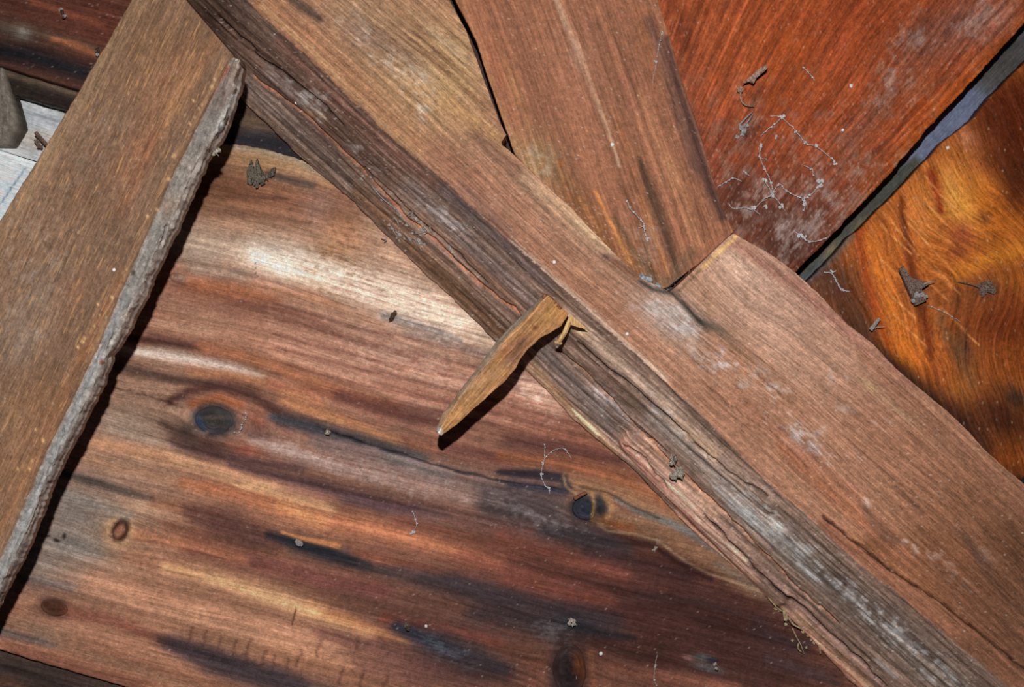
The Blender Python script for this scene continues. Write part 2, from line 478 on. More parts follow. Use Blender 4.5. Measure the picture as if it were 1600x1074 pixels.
def paint_main(P):
    s, b, c = P.s, P.b, P.crack
    # broad ground tones first
    b(230, 660, 170, 120, 14, (156, 120, 96), .9); b(110, 820, 120, 110, 14, (146, 122, 106), .9); b(350, 960, 260, 90, 14, (160, 112, 82), .8); b(560, 560, 240, 90, 18, (166, 112, 88), .85)
    b(560, 720, 200, 70, 14, (136, 92, 76), .7); b(980, 950, 330, 130, 14, (76, 42, 36), .95); b(700, 990, 200, 70, 14, (96, 60, 52), .8); b(400, 300, 150, 70, 6, (134, 92, 62), .8); b(620, 470, 200, 60, 22, (184, 146, 118), .7)
    # top of the board
    b(330, 285, 60, 60, 10, (112, 76, 52)); b(420, 250, 100, 18, 10, (146, 108, 70), .9); b(470, 262, 70, 12, 22, (158, 120, 82), .8)
    s([(330, 226), (400, 233), (462, 249), (505, 272)], 6, (140, 126, 106), .7, k=.2)
    b(370, 300, 70, 30, 4, (118, 70, 45), .8); b(460, 320, 60, 26, 6, (138, 84, 58), .9); b(390, 345, 70, 16, 6, (140, 98, 72), .8)
    b(500, 330, 26, 40, 0, (150, 112, 100), .7); b(540, 365, 38, 36, 30, (152, 98, 60), .8); b(595, 360, 45, 26, 42, (182, 142, 112), .8)
    b(620, 400, 40, 20, 42, (182, 138, 108), .8)
    s([(310, 330), (400, 336), (480, 348)], 6, (105, 66, 46), .6); s([(300, 305), (380, 310), (450, 312)], 4, (98, 60, 42), .6)
    s([(430, 275), (520, 290)], 7, (150, 104, 66), .6); s([(420, 272), (450, 280), (490, 290)], 7, (66, 56, 56), .7, k=.4)
    b(300, 360, 30, 30, 0, (140, 108, 86), .7)
    # pale bleached band, with flash sheen painted into its palest part
    s([(285, 372), (360, 385), (440, 405), (520, 425), (600, 447), (700, 492), (790, 545)], [26, 30, 40, 42, 38, 36, 26], (188, 158, 132), .9)
    s([(400, 395), (450, 410), (520, 425)], [20, 26, 20], (236, 218, 200), .9); s([(540, 430), (620, 455), (720, 500)], [18, 26, 20], (222, 192, 168), .8)
    s([(275, 395), (330, 400)], [20, 24], (132, 112, 96), .7); s([(300, 420), (380, 430)], [9, 12], (150, 128, 112), .6)
    b(525, 395, 34, 18, 20, (150, 98, 54), .6); b(490, 428, 40, 22, 30, (166, 128, 86), .35)
    for i in range(60):
        rs = random.Random(i); x = rs.uniform(470, 600); y = rs.uniform(330, 460)
        s([(x, y), (x + rs.uniform(4, 12), y + rs.uniform(1, 5))], 1.5, (118, 70, 42), .6, k=.1)
    # orange and red streaks under it
    s([(255, 428), (300, 446), (370, 456), (430, 470)], [5, 12, 15, 10], (152, 84, 50), .9)
    s([(300, 470), (360, 480), (440, 490), (520, 515)], 10, (134, 84, 62), .7)
    s([(400, 448), (500, 470), (600, 505)], [10, 9, 6], (172, 112, 78), .8)
    s([(360, 470), (450, 490), (560, 530), (700, 580)], 6, (128, 72, 56), .6)
    s([(540, 480), (640, 515), (740, 550)], 9, (184, 138, 112), .55); s([(520, 508), (640, 548), (740, 585)], 8, (168, 116, 90), .6)
    for y0 in (500, 522, 546, 566, 588, 606):
        s([(430, y0 - 24), (560, y0 + 12), (700, y0 + 42), (780, y0 + 60)], 2.6, (108, 62, 50), .55, k=.5)
        s([(420, y0 - 14), (560, y0 + 22), (690, y0 + 50)], 3.0, (190, 140, 112), .40, k=.6)
    s([(640, 520), (700, 534), (790, 566)], 7, (104, 86, 84), .55)
    s([(598, 492), (625, 499), (680, 517), (720, 532)], [6, 9, 7, 3], (112, 108, 108), .85, k=.3)
    b(278, 435, 16, 9, 12, (150, 118, 106), .9, 4, .1); b(284, 444, 14, 4, 15, (82, 54, 46), .6, 2, .1)
    s([(250, 470), (300, 490), (360, 510)], 16, (146, 104, 80), .6); s([(220, 500), (330, 520)], 8, (160, 118, 92), .6)
    s([(200, 528), (250, 534), (318, 545)], [4, 8, 5], (78, 44, 40), .85, k=.4)
    s([(320, 543), (420, 570), (520, 606), (620, 640)], 12, (170, 98, 58), .8)
    s([(185, 547), (250, 553), (310, 565), (365, 576), (410, 590)], [6, 10, 9, 8, 6], (192, 172, 158), .9, k=.35); s([(410, 590), (470, 605)], [7, 4], (190, 150, 118), .7, k=.4)
    s([(172, 568), (215, 578), (270, 592), (330, 598)], [8, 10, 8, 5], (74, 54, 48), .8, k=.5)
    s([(150, 545), (200, 552)], 8, (120, 100, 88), .5)
    s([(300, 580), (400, 598), (500, 630)], 9, (176, 108, 66), .8); s([(420, 596), (520, 616), (620, 640)], 8, (150, 74, 46), .6)
    s([(530, 618), (600, 640), (680, 660)], [10, 14, 10], (104, 56, 48), .85); s([(440, 625), (520, 655), (620, 690), (680, 702)], [8, 11, 10, 7], (186, 116, 68), .9)
    s([(640, 690), (720, 705), (800, 722)], 12, (126, 70, 54), .7); s([(600, 600), (720, 630), (800, 650)], 8, (140, 84, 64), .5)
    # left part: tan and grey
    b(210, 620, 70, 20, 12, (140, 104, 84), .8); b(190, 665, 60, 16, 13, (142, 118, 102), .85); b(230, 690, 40, 10, 14, (158, 138, 122), .7)
    s([(150, 690), (250, 710), (340, 735), (430, 760)], [12, 15, 14, 10], (170, 116, 80), .9); s([(270, 715), (350, 745), (420, 765)], 7, (196, 144, 102), .7)
    s([(130, 715), (240, 745), (320, 765)], 8, (160, 110, 78), .7)
    s([(98, 740), (140, 752), (200, 770), (240, 780)], [7, 8, 7, 4], (66, 60, 58), .85, k=.4)
    b(120, 800, 70, 30, 12, (132, 120, 112), .85); b(110, 850, 60, 30, 12, (130, 118, 110), .85); b(60, 880, 45, 30, 12, (118, 104, 96), .8)
    b(230, 790, 40, 14, 14, (178, 138, 110), .8); s([(240, 785), (320, 800), (400, 830)], 10, (150, 92, 62), .7)
    # knot with swirl
    s([(262, 628), (300, 610), (345, 603), (395, 617), (440, 650), (500, 668)], [6, 10, 11, 11, 10, 7], (82, 48, 42), .9, k=.3)
    s([(300, 632), (340, 622), (375, 633)], 8, (148, 72, 34), .9, k=.1); b(400, 655, 16, 22, 0, (128, 66, 44), .8)
    b(292, 676, 18, 14, 40, (54, 52, 48), .85, 2, .3); b(330, 695, 50, 16, 15, (90, 56, 50), .85)
    s([(270, 690), (320, 710), (400, 722), (470, 732)], 8, (88, 60, 60), .8, k=.4)
    b(386, 703, 26, 9, 12, (142, 66, 48), .8); b(400, 680, 30, 10, 20, (104, 72, 68), .8)
    b(335, 657, 36, 27, 10, (46, 48, 54), .98, 6, .05); b(312, 660, 6, 14, -25, (44, 58, 86), .8, 3, 0); b(338, 655, 20, 15, 0, (66, 58, 52), .8, 3, .05); b(345, 662, 12, 9, 0, (44, 38, 36), .7, 2, 0)
    s([(305, 672), (318, 678), (324, 676)], 2.5, (130, 104, 88), .8, k=0)
    s([(395, 690), (450, 706), (520, 728), (590, 750)], [6, 11, 12, 8], (166, 136, 126), .75, k=.7)
    s([(360, 727), (440, 745), (520, 766), (600, 785), (680, 806)], [5, 8, 10, 10, 6], (82, 56, 60), .9, k=.5)
    s([(540, 780), (620, 798), (690, 806)], 9, (78, 56, 60), .7)
    # nail stain, crack and dusty grey band
    s([(425, 652), (470, 662), (515, 677), (580, 694), (660, 716)], [6, 10, 13, 12, 7], (68, 68, 74), .92, k=.35)
    s([(490, 690), (580, 716), (680, 745), (790, 768), (880, 792)], [8, 20, 24, 24, 20], (124, 100, 94), .8)
    s([(560, 735), (640, 765), (740, 785)], 12, (150, 116, 104), .6); s([(600, 715), (700, 742)], 8, (112, 108, 106), .6)
    s([(760, 770), (860, 795)], [14, 16], (92, 76, 78), .8)
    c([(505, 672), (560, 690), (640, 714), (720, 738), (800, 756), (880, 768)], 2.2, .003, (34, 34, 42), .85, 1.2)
    # centre bands
    s([(285, 755), (380, 775), (480, 805), (580, 825), (680, 850), (780, 878)], [10, 14, 18, 18, 18, 12], (162, 92, 56), .95)
    s([(380, 760), (430, 770), (520, 796)], 7, (206, 152, 104), .8); s([(440, 790), (500, 815)], 12, (188, 122, 70), .7)
    s([(620, 815), (720, 840), (820, 870)], 9, (132, 72, 54), .8); s([(660, 800), (760, 820), (860, 850)], 12, (112, 76, 70), .7)
    s([(290, 795), (350, 812), (420, 838)], [12, 22, 10], (98, 60, 52), .9); s([(260, 820), (340, 840), (430, 865)], 10, (128, 78, 56), .7)
    s([(300, 850), (400, 880), (500, 905), (600, 925)], 16, (114, 62, 54), .9)
    s([(560, 870), (660, 895), (780, 915), (860, 930)], 12, (138, 70, 46), .8); s([(720, 870), (820, 895), (920, 915)], 12, (128, 64, 46), .8)
    s([(418, 836), (466, 850), (520, 868), (575, 886)], [6, 15, 15, 8], (38, 42, 50), .95, 2.4, .3)
    s([(560, 885), (640, 900), (720, 918), (800, 940)], [8, 14, 20, 22], (72, 58, 60), .85)
    s([(440, 832), (480, 843), (528, 853)], [2, 4, 5], (196, 118, 62), .9, 3, .1)
    s([(700, 905), (800, 930), (900, 950)], [10, 18, 22], (66, 54, 58), .75)
    # knot on the left and the tan streak below
    b(187, 832, 36, 40, 20, (166, 122, 88), .7); b(188, 829, 23, 29, 25, (198, 146, 98), .9, 4, .1); b(188, 829, 14, 20, 25, (46, 28, 26), .95, 6, 0); b(187, 830, 8, 13, 25, (158, 108, 84), .95, 4, 0)
    s([(215, 835), (300, 850), (380, 875)], 9, (168, 100, 64), .8); s([(200, 868), (300, 890), (400, 915)], 12, (164, 108, 78), .9)
    s([(255, 885), (340, 905), (420, 933), (500, 962), (580, 990)], [7, 12, 14, 14, 10], (208, 150, 100), .92, k=.6)
    s([(480, 945), (560, 975), (630, 1000)], [8, 10, 6], (176, 110, 62), .7)
    s([(150, 905), (260, 935), (400, 975), (520, 1010)], 16, (168, 112, 82), .8)
    b(85, 950, 28, 18, 14, (86, 54, 44), .95, 4, .15); b(70, 955, 14, 8, 10, (104, 70, 54), .7)
    s([(105, 955), (170, 968), (230, 990), (300, 1010)], [9, 10, 9, 6], (118, 66, 50), .8)
    s([(270, 1005), (330, 1030), (400, 1055), (470, 1075)], [12, 18, 18, 14], (72, 58, 62), .9)
    s([(40, 905), (110, 920)], 8, (108, 100, 100), .6); s([(0, 985), (40, 998), (90, 1008)], 8, (88, 84, 86), .75)
    b(60, 985, 60, 14, 14, (138, 106, 84), .7); s([(20, 1018), (120, 1045), (220, 1074)], 10, (112, 66, 50), .8); s([(90, 1010), (200, 1040), (300, 1074)], 8, (146, 104, 78), .7)
    b(480, 1040, 80, 24, 12, (164, 106, 76), .7); s([(420, 1000), (520, 1030), (620, 1060)], 12, (172, 116, 82), .6)
    b(425, 1060, 40, 16, 12, (72, 62, 64), .8); s([(500, 990), (600, 1020), (700, 1050)], 10, (126, 78, 66), .8)
    for i, (x, y) in enumerate([(300, 985), (322, 990), (345, 1000), (368, 1005), (390, 1002), (386, 1025), (415, 1020), (430, 1030), (452, 1035), (470, 1020), (535, 1050), (568, 1052), (605, 1058), (500, 1005), (560, 1000)]):
        s([(x + 1, y - 4), (x - 6, y + 20)], 2.6, (84, 48, 40), .5, k=.3)
    # dark lower right
    b(1000, 930, 190, 80, 14, (78, 42, 36), .95); b(1180, 1020, 170, 90, 14, (66, 40, 36), .9); b(700, 1045, 110, 30, 10, (100, 62, 56), .85)
    s([(780, 840), (880, 870), (980, 900)], [14, 16, 10], (124, 62, 46), .85); s([(790, 905), (860, 925), (960, 940)], [12, 16, 8], (122, 58, 42), .8)
    s([(600, 965), (700, 985), (780, 1005)], 8, (128, 60, 46), .85); s([(740, 960), (860, 975), (960, 975)], 16, (64, 52, 54), .8)
    s([(620, 978), (680, 1005), (740, 1030), (790, 1046)], [10, 22, 22, 12], (46, 50, 62), .9, k=.5)
    b(892, 974, 36, 18, 10, (40, 44, 52), .9, 2, .3); s([(900, 980), (940, 990), (990, 998)], [10, 10, 5], (40, 40, 46), .85, k=.4)
    b(860, 990, 40, 16, 8, (70, 62, 66), .7); b(805, 1020, 40, 14, 10, (96, 56, 40), .8)
    b(890, 1050, 32, 52, 0, (44, 36, 38), .95, 4, .1); b(906, 1042, 10, 24, -12, (112, 60, 34), .85, 2, .1); b(870, 1055, 9, 40, 5, (60, 46, 46), .8, 2, .1); s([(922, 1020), (928, 1074)], 6, (128, 74, 44), .7, k=.2)
    b(830, 1050, 26, 30, 0, (104, 58, 40), .7)
    s([(950, 1045), (1050, 1060), (1150, 1075)], 9, (122, 70, 50), .7); s([(1060, 940), (1160, 965), (1280, 1015)], [6, 10, 12], (108, 60, 44), .8)
    s([(1000, 930), (1100, 945), (1200, 975)], 8, (74, 56, 56), .7); s([(1180, 985), (1260, 1010)], 12, (56, 46, 52), .8); s([(1200, 1030), (1300, 1060)], 10, (70, 54, 56), .7)
    s([(920, 860), (1020, 885), (1080, 905)], 10, (60, 38, 38), .8); s([(930, 905), (1040, 925)], 7, (102, 52, 42), .6)
    # red-brown area under the peg and the knot with its wane
    b(900, 690, 90, 26, 14, (128, 72, 52), .9); s([(800, 590), (870, 640)], [24, 18], (196, 152, 128), .75); s([(815, 640), (900, 668)], [9, 8], (150, 92, 72), .7)
    for y0 in (590, 606, 622, 638, 652):
        s([(800, y0), (860, y0 + 14), (910, y0 + 30)], 1.8, (130, 74, 56), .7, k=.4)
    s([(790, 690), (880, 702), (970, 722)], [10, 12, 9], (92, 50, 44), .85); s([(700, 705), (790, 712)], 9, (110, 62, 52), .7)
    s([(780, 712), (860, 722), (930, 738), (1000, 765), (1060, 800)], [8, 11, 15, 18, 12], (142, 76, 42), .92, k=.4)
    s([(885, 752), (950, 765), (1010, 792), (1070, 828)], [10, 16, 18, 14], (146, 100, 66), .95, k=.25)
    s([(930, 800), (990, 815), (1060, 845), (1130, 885), (1190, 925)], [14, 18, 20, 20, 14], (134, 92, 64), .95, k=.2)
    s([(940, 815), (985, 825)], [9, 8], (150, 82, 44), .8, k=.2)
    s([(960, 778), (1000, 800), (1050, 818), (1095, 842), (1130, 866)], [3, 5, 6, 7, 5], (112, 118, 116), .85, k=.1); s([(905, 760), (950, 770), (985, 790), (1030, 810)], 2, (74, 56, 44), .8, k=.1)
    s([(1120, 880), (1180, 915), (1230, 950)], [8, 12, 9], (110, 96, 84), .6, k=.2)
    s([(780, 738), (840, 742), (878, 748), (888, 764)], [5, 9, 9, 7], (52, 44, 52), .95, 3, .15); s([(800, 758), (880, 768)], 9, (56, 52, 62), .9, 2, .2)
    b(912, 794, 22, 22, 20, (38, 44, 56), .97, 5, .05); b(938, 790, 11, 18, -10, (46, 46, 52), .95, 4, .05); s([(925, 770), (928, 790), (925, 812), (945, 820)], 2.6, (150, 112, 62), .85, k=.05); s([(880, 742), (884, 760), (900, 772)], 2, (160, 122, 80), .8, k=0)
    s([(945, 776), (958, 792), (948, 810)], 5, (158, 110, 64), .8, k=.1); s([(850, 830), (920, 840), (960, 846)], [10, 16, 10], (54, 48, 54), .8)
    s([(935, 820), (950, 830), (990, 833), (1030, 845), (1050, 862), (1075, 880), (1105, 895), (1150, 910), (1190, 925)], 2.2, (160, 128, 96), .75, k=.05)
    s([(955, 838), (1020, 852), (1060, 880), (1110, 905)], 5, (58, 34, 34), .8, k=.1)
    b(1075, 1028, 10, 4, 15, (150, 104, 96), .8, 3, 0); b(1098, 1028, 18, 6, 10, (84, 90, 88), .9, 4, 0); b(1105, 1044, 26, 7, 14, (88, 96, 98), .8, 3, 0); b(1112, 1032, 9, 4, 5, (40, 46, 66), .9, 3, 0)
    s([(760, 792), (850, 812), (930, 842), (980, 858)], [18, 24, 20, 10], (62, 52, 54), .8); P.powder(840, 812, 70, 24, 14, (116, 106, 108), .6, 3.0)
    b(600, 470, 120, 22, 20, (214, 186, 164), .4); P.powder(660, 490, 130, 34, 22, (226, 202, 184), .6, 3.2); P.powder(640, 560, 150, 40, 18, (206, 168, 148), .45, 3.0); P.powder(840, 610, 50, 40, 18, (222, 190, 170), .6, 3.0)
    P.rings(640, 480, 220, 110, 22, 9.0, (132, 78, 58), .75); P.rings(420, 320, 140, 60, 5, 8.0, (96, 60, 42), .6, 3); P.rings(830, 630, 110, 50, 16, 8.0, (130, 74, 56), .6, 5); P.rings(400, 760, 300, 200, 14, 13.0, (110, 68, 52), .35, 7)
    b(190, 650, 60, 14, 13, (170, 142, 122), .5); b(215, 745, 60, 9, 14, (176, 132, 104), .5); s([(90, 770), (150, 790), (200, 805)], 9, (146, 138, 130), .6); s([(70, 840), (150, 862)], 14, (146, 136, 128), .6)
    s([(330, 820), (400, 846)], [12, 14], (92, 58, 52), .6); s([(330, 905), (430, 935), (500, 955)], [8, 10, 7], (222, 168, 116), .6)
    s([(760, 935), (860, 950), (960, 965)], [14, 18, 12], (58, 46, 50), .7); s([(660, 905), (740, 925)], [10, 12], (62, 50, 54), .6); b(760, 1040, 60, 20, 12, (70, 50, 50), .7); b(1100, 960, 160, 40, 14, (62, 36, 33), .6); b(1000, 1020, 90, 24, 10, (64, 38, 33), .7)  # darker strokes paint the flash falloff into the lower part
    s([(300, 812), (360, 828), (430, 852)], [10, 16, 12], (84, 52, 46), .6); s([(440, 660), (500, 676)], 9, (60, 58, 62), .6); s([(250, 1000), (320, 1025), (380, 1046)], [8, 16, 14], (62, 50, 54), .7)
    s([(330, 1035), (420, 1060), (520, 1085)], [14, 20, 18], (66, 54, 58), .65); s([(255, 660), (290, 690), (340, 708)], [8, 12, 9], (76, 52, 46), .6, k=.3); s([(560, 1040), (660, 1070)], 12, (112, 68, 60), .6)
    # fine bands, then scratches and dust
    P.bands(420, 9, .13, 1, (1, 1.1, 1.15)); P.bands(330, 22, .10, 4, (1, 1.1, 1.2), 2); P.bands(260, 3.2, .12, 2, (1, 1.05, 1.1), 2); P.bands(60, 40, .07, 3)
    reg = P.X > 560
    P.dust(.005, (170, 156, 150), 2, region=reg); P.dust(.005, (176, 160, 150), 3)
    P.powder(640, 750, 130, 24, 14, (176, 150, 140), .55, 3.2); P.powder(480, 712, 80, 14, 16, (190, 166, 156), .6, 3.0); P.powder(790, 780, 60, 22, 14, (128, 116, 116), .5, 3.0); P.powder(700, 1015, 60, 16, 28, (112, 116, 126), .45, 3.0); P.powder(870, 985, 50, 20, 12, (120, 112, 112), .5, 3.0); P.powder(500, 425, 110, 30, 20, (240, 226, 212), .5, 3.4)
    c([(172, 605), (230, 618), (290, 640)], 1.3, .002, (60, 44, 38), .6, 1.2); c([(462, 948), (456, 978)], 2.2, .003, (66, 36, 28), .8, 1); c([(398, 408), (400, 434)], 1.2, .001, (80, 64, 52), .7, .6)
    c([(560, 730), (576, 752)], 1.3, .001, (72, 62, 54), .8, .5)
    b(100, 838, 3, 5, 10, (40, 30, 28), .9, 4, 0); b(88, 845, 6, 3, 20, (40, 30, 28), .9, 4, 0); b(75, 838, 4, 2, 0, (60, 48, 44), .8, 4, 0)
    P.disp += .0012 * sn(P.X / 90.0, P.Y / 60.0, 77, 2)
    P.ridge([(905, 770), (960, 800), (1060, 850), (1180, 920)], [18, 24, 26, 24], .006, 2, .1)

main_rail_top = [(-120, 880), (0, 640), (190, 300), (262, 205), (330, 223), (400, 230), (462, 246), (505, 270), (600, 320), (760, 450), (980, 650), (1200, 850), (1400, 1040), (1560, 1190), (1700, 1320)]
main_rail_bot = [(-170, 968), (-80, 994), (0, 1016), (190, 1072), (420, 1142), (800, 1240), (1420, 1400), (1600, 1447)]
g14 = (math.cos(math.radians(14.6)), math.sin(math.radians(14.6)))
# left end of the board runs hidden behind the rafter; its corner is cut by the window opening
main = timber('plank', M_wall, [main_rail_bot, main_rail_top], [0.0, 0.0], g14, paint_main,
              t0=108, t1=1600, step=2.3, clip=800.0, base=(140, 88, 64), back=[-0.024, -0.024], parent=wall, flow=flow_main, seed=11,
              rough_edge=[0.8, 2.0], relief=.0005, contrast=1.10)
tag(main, 'very wide streaked board with dark knots and nail stains')

def paint_upper(P):
    s, b = P.s, P.b
    b(60, 20, 90, 40, 15, (84, 44, 34)); b(170, 40, 70, 40, 15, (92, 42, 30), .9)
    s([(0, 40), (70, 55), (150, 80)], [14, 12, 8], (88, 62, 48), .9); b(25, 52, 30, 12, 20, (92, 78, 66), .8)
    s([(50, 0), (100, 18), (160, 42)], [6, 6, 5], (126, 60, 36), .8); s([(82, 62), (115, 70), (150, 85)], [5, 6, 5], (158, 82, 44), .9, k=.3)
    s([(-20, 76), (40, 86), (140, 116), (250, 150), (360, 190), (480, 236)], [16, 18, 16, 15, 15, 14], (34, 33, 38), .95, k=.4)
    b(385, 180, 34, 22, 30, (92, 66, 54), .9); b(400, 195, 40, 8, 20, (104, 80, 56), .6); b(365, 165, 22, 14, 20, (78, 58, 52), .8)
    s([(340, 216), (400, 222), (470, 246)], [8, 13, 10], (38, 37, 43), .95, 3, k=.1); b(36, 52, 12, 10, 0, (160, 154, 140), .6, 2, .5)  # black strip above the wide board: shadow painted into the colour
    P.bands(200, 5, .16, 1); P.bands(90, 2.4, .12, 2); P.dust(.02, (150, 140, 136), 1)
upper = timber('plank', M_wall, [[(-120, -130), (560, 60)], [(-120, 76), (0, 102), (120, 139), (250, 178), (300, 214), (340, 236), (520, 292)]], [-0.004, -0.004],
               g14, paint_upper, step=2.6, base=(86, 48, 36), back=[-0.03, -0.03], parent=wall, seed=13, rough_edge=[0, 1.0])
tag(upper, 'dark red-brown board with a black lower edge')

def paint_lintel(P):
    s, b = P.s, P.b
    s([(0, 112), (60, 128), (130, 150)], 5, (104, 82, 62), .8); s([(-20, 122), (60, 148), (140, 172)], 12, (44, 37, 33), .9)
    P.bands(120, 4, .25, 1); P.bands(50, 2.2, .15, 2); P.dust(.02, (140, 120, 100), 1)
lintel = timber('plank', M_wall, [[(-100, 62), (0, 92), (200, 150), (300, 180)], [(-100, 112), (12, 145), (60, 158), (104, 171), (200, 200), (300, 228)]], [-0.026, -0.034],
                g14, paint_lintel, step=2.6, base=(58, 47, 40), back=[-0.06, -0.06], parent=wall, seed=14, rough_edge=[0, 1.6])
tag(lintel, 'narrow black-brown board above the bright opening')

def paint_low(P):
    s, b = P.s, P.b
    b(60, 1060, 80, 20, 14, (58, 46, 42), .8); b(10, 1066, 30, 10, 10, (92, 54, 40), .7); s([(0, 1040), (110, 1074)], 6, (46, 38, 36), .7)
    P.bands(150, 5, .18, 1); P.bands(60, 2.4, .12, 2)
low = timber('plank', M_wall, [[(-170, 958), (0, 1008), (190, 1064), (420, 1130)], [(-170, 1100), (0, 1150), (190, 1205), (420, 1270)]], [-0.012, -0.012],
             g14, paint_low, step=2.8, base=(70, 54, 48), back=[-0.04, -0.04], parent=wall, seed=15)
tag(low, 'dark grey-brown board at the lower left corner')

# ---------------------------------------------------------------- the opening at the far left: bleached sill boards and a grey stud
def paint_sill(P):
    s, b = P.s, P.b
    s([(20, 150), (70, 165), (120, 185)], 8, (164, 164, 162), .8); s([(30, 185), (90, 190)], 9, (150, 156, 162), .6); b(60, 220, 40, 18, 10, (176, 162, 148), .8)
    s([(15, 236), (60, 250)], 5, (196, 196, 196), .7); s([(30, 172), (60, 180), (110, 195)], 1.6, (120, 120, 122), .6, k=.2)
    P.bands(80, 3, .14, 1); P.bands(40, 6, .08, 2)
sill = empty('window_1', (-0.56, 0.06, CZ + 0.2)); tag(sill, 'bright opening with bleached sill boards beside the rafter', None, None, 'structure')
o = timber('sill_board', M_pale, [[(-80, 100), (200, 190)], [(-80, 205), (5, 236), (56, 251), (200, 292)]], [-0.075, -0.045], (0.95, 0.31), paint_sill, step=3, sat=1.0, base=(176, 180, 184), back=[-0.10, -0.10], parent=sill, seed=21)
o['label'] = 'grey bleached sill board'
def paint_white(P):
    P.s([(40, 262), (0, 320)], 1.4, (108, 124, 140), .9, k=0); P.s([(20, 256), (-10, 300)], 6, (206, 214, 220), .6, k=0)
    P.bands(90, 4, .05, 1); P.b(10, 330, 20, 10, 0, (180, 200, 210), .6)
o = timber('painted_board', M_pale, [[(-80, 206), (5, 237), (200, 300)], [(-140, 420), (0, 470), (120, 500)]], [-0.05, -0.02], (0.95, 0.31), paint_white, step=3, sat=1.0, base=(200, 212, 222), back=[-0.11, -0.11], parent=sill, seed=22)  # blue-white base carries the daylight falling on white paint
o['label'] = 'white painted board below the sill, daylight tint in its colour'
def paint_stud(P):
    P.s([(15, 120), (20, 200)], 6, (128, 118, 104), .6, k=0); P.s([(0, 130), (4, 230)], 8, (104, 96, 86), .7, k=0); P.bands(30, 3, .2, 1); P.bands(8, 8, .2, 2)
stud = timber('stud', M_bark, [[(1, 60), (3, 105), (12, 140), (20, 170), (26, 195), (10, 224), (8, 228)], [(-60, 60), (-60, 230)]], [-0.02, -0.02], (0, 1), paint_stud, t0=64, t1=226, step=2.5, base=(112, 102, 90), back=[-0.05, -0.05], seed=23, rough_edge=[1.2, 0])
tag(stud, 'rough grey stud at the left edge beside the bright sill', 'stud')

# ---------------------------------------------------------------- boards behind, upper right
wall_r = empty('wall_right', (0.4, 0.02, CZ + 0.2)); tag(wall_r, 'red-brown boards behind the brace at the upper right', None, None, 'structure')
gA = (0.676, -0.737)
def flow_A(X, Y, U, V):
    # grain fans: steep beside the brace, flatter along the gap
    cx, cy = 700.0, 1000.0
    ang = np.arctan2(X - cx, cy - Y)
    r = np.hypot(X - cx, Y - cy)
    return r, ang * 950.0 + 8 * sn(X / 140.0, Y / 140.0, 4, 2)
def paint_A(P):
    s, b = P.s, P.b
    b(1110, 60, 90, 110, 0, (156, 80, 44), .8); b(1230, 90, 90, 120, 30, (164, 78, 36), .9); b(1330, 40, 60, 80, 30, (140, 66, 38), .8)
    s([(1330, 330), (1400, 245), (1480, 165), (1570, 75), (1640, 0)], [10, 14, 18, 18, 16], (178, 88, 36), .9, k=.4)
    s([(1320, 230), (1400, 130), (1500, 30)], [14, 30, 30], (128, 78, 62), .8); b(1500, 40, 90, 40, -40, (142, 92, 78), .7); b(1560, 30, 40, 26, -40, (150, 106, 92), .6)
    b(1440, 50, 22, 30, 30, (96, 64, 58), .6); b(1450, 160, 60, 60, -40, (150, 72, 34), .5)
    b(1180, 330, 110, 70, 20, (96, 54, 40), .9); b(1270, 330, 70, 60, -40, (104, 62, 48), .8); b(1350, 260, 50, 40, -40, (124, 70, 46), .7); b(1180, 230, 60, 50, 30, (134, 66, 38), .7)
    b(1240, 390, 50, 40, 20, (78, 46, 38), .8); s([(1150, 290), (1160, 350)], 12, (88, 50, 38), .6); b(1085, 190, 20, 60, -12, (124, 62, 36), .6)
    b(1185, 145, 10, 22, 25, (94, 50, 34), .7); b(1172, 210, 10, 20, 30, (92, 52, 42), .8)
    s([(1060, 20), (1080, 90)], [12, 8], (96, 46, 26), .5)
    P.C *= .97; P.rings(1200, 120, 200, 160, 0, 13.0, (112, 54, 30), .5, 1); P.rings(1440, 120, 160, 160, 0, 15.0, (120, 60, 34), .45, 2); P.rings(1300, 100, 300, 160, 0, 9.0, (190, 96, 42), .35, 3)
    P.bands(260, 5, .18, 1, (1, 1.15, 1.3)); P.bands(120, 2.5, .14, 2); P.bands(50, 60, .08, 3)
    lowr = np.clip((P.Y - 150) / 200.0, 0, 1)
    rs = np.random.RandomState(4); m = rs.rand(*P.X.shape) < .05 * lowr + .008
    P.C[m] = P.C[m] * .6 + np.array((176, 164, 160)) * .4
    c = fbm(P.X / 18.0, P.Y / 18.0, 71, 3); mm = (np.clip((c - .52) * 5, 0, 1) * np.clip((P.Y - 60) / 220.0, .1, 1) * .5)[..., None]
    P.C = P.C * (1 - mm) + np.array((136, 116, 108)) * mm
def paint_A2(P):
    paint_A(P)
    for x, y, r in [(1215, 300, 40), (1280, 290, 30), (1170, 320, 30), (1250, 360, 40), (1300, 330, 30), (1340, 270, 26), (1180, 190, 18), (1400, 130, 40), (1420, 60, 40), (1530, 30, 50), (1260, 250, 24), (1225, 380, 24)]:
        P.powder(x, y, r * 1.3, r * .8, -50, (166, 150, 146), .55, 4.0, .46)
A = timber('plank', M_roof, [[(560, 400), (700, 250), (1340, -448)], [(1170, 505), (1205, 468), (1241, 428), (1275, 393), (1300, 368), (1320, 345), (1392, 270), (1450, 200), (1497, 150), (1550, 92), (1600, 37), (1690, -60)]],
           [0.034, 0.034], gA, paint_A2, t0=470, t1=1180, step=2.6, sat=.95, contrast=1.1, base=(146, 72, 42), back=[0.014, 0.014], parent=wall_r, flow=flow_A, seed=31, rough_edge=[0, 1.6])
tag(A, 'orange-red board with cobwebs between brace and gap')

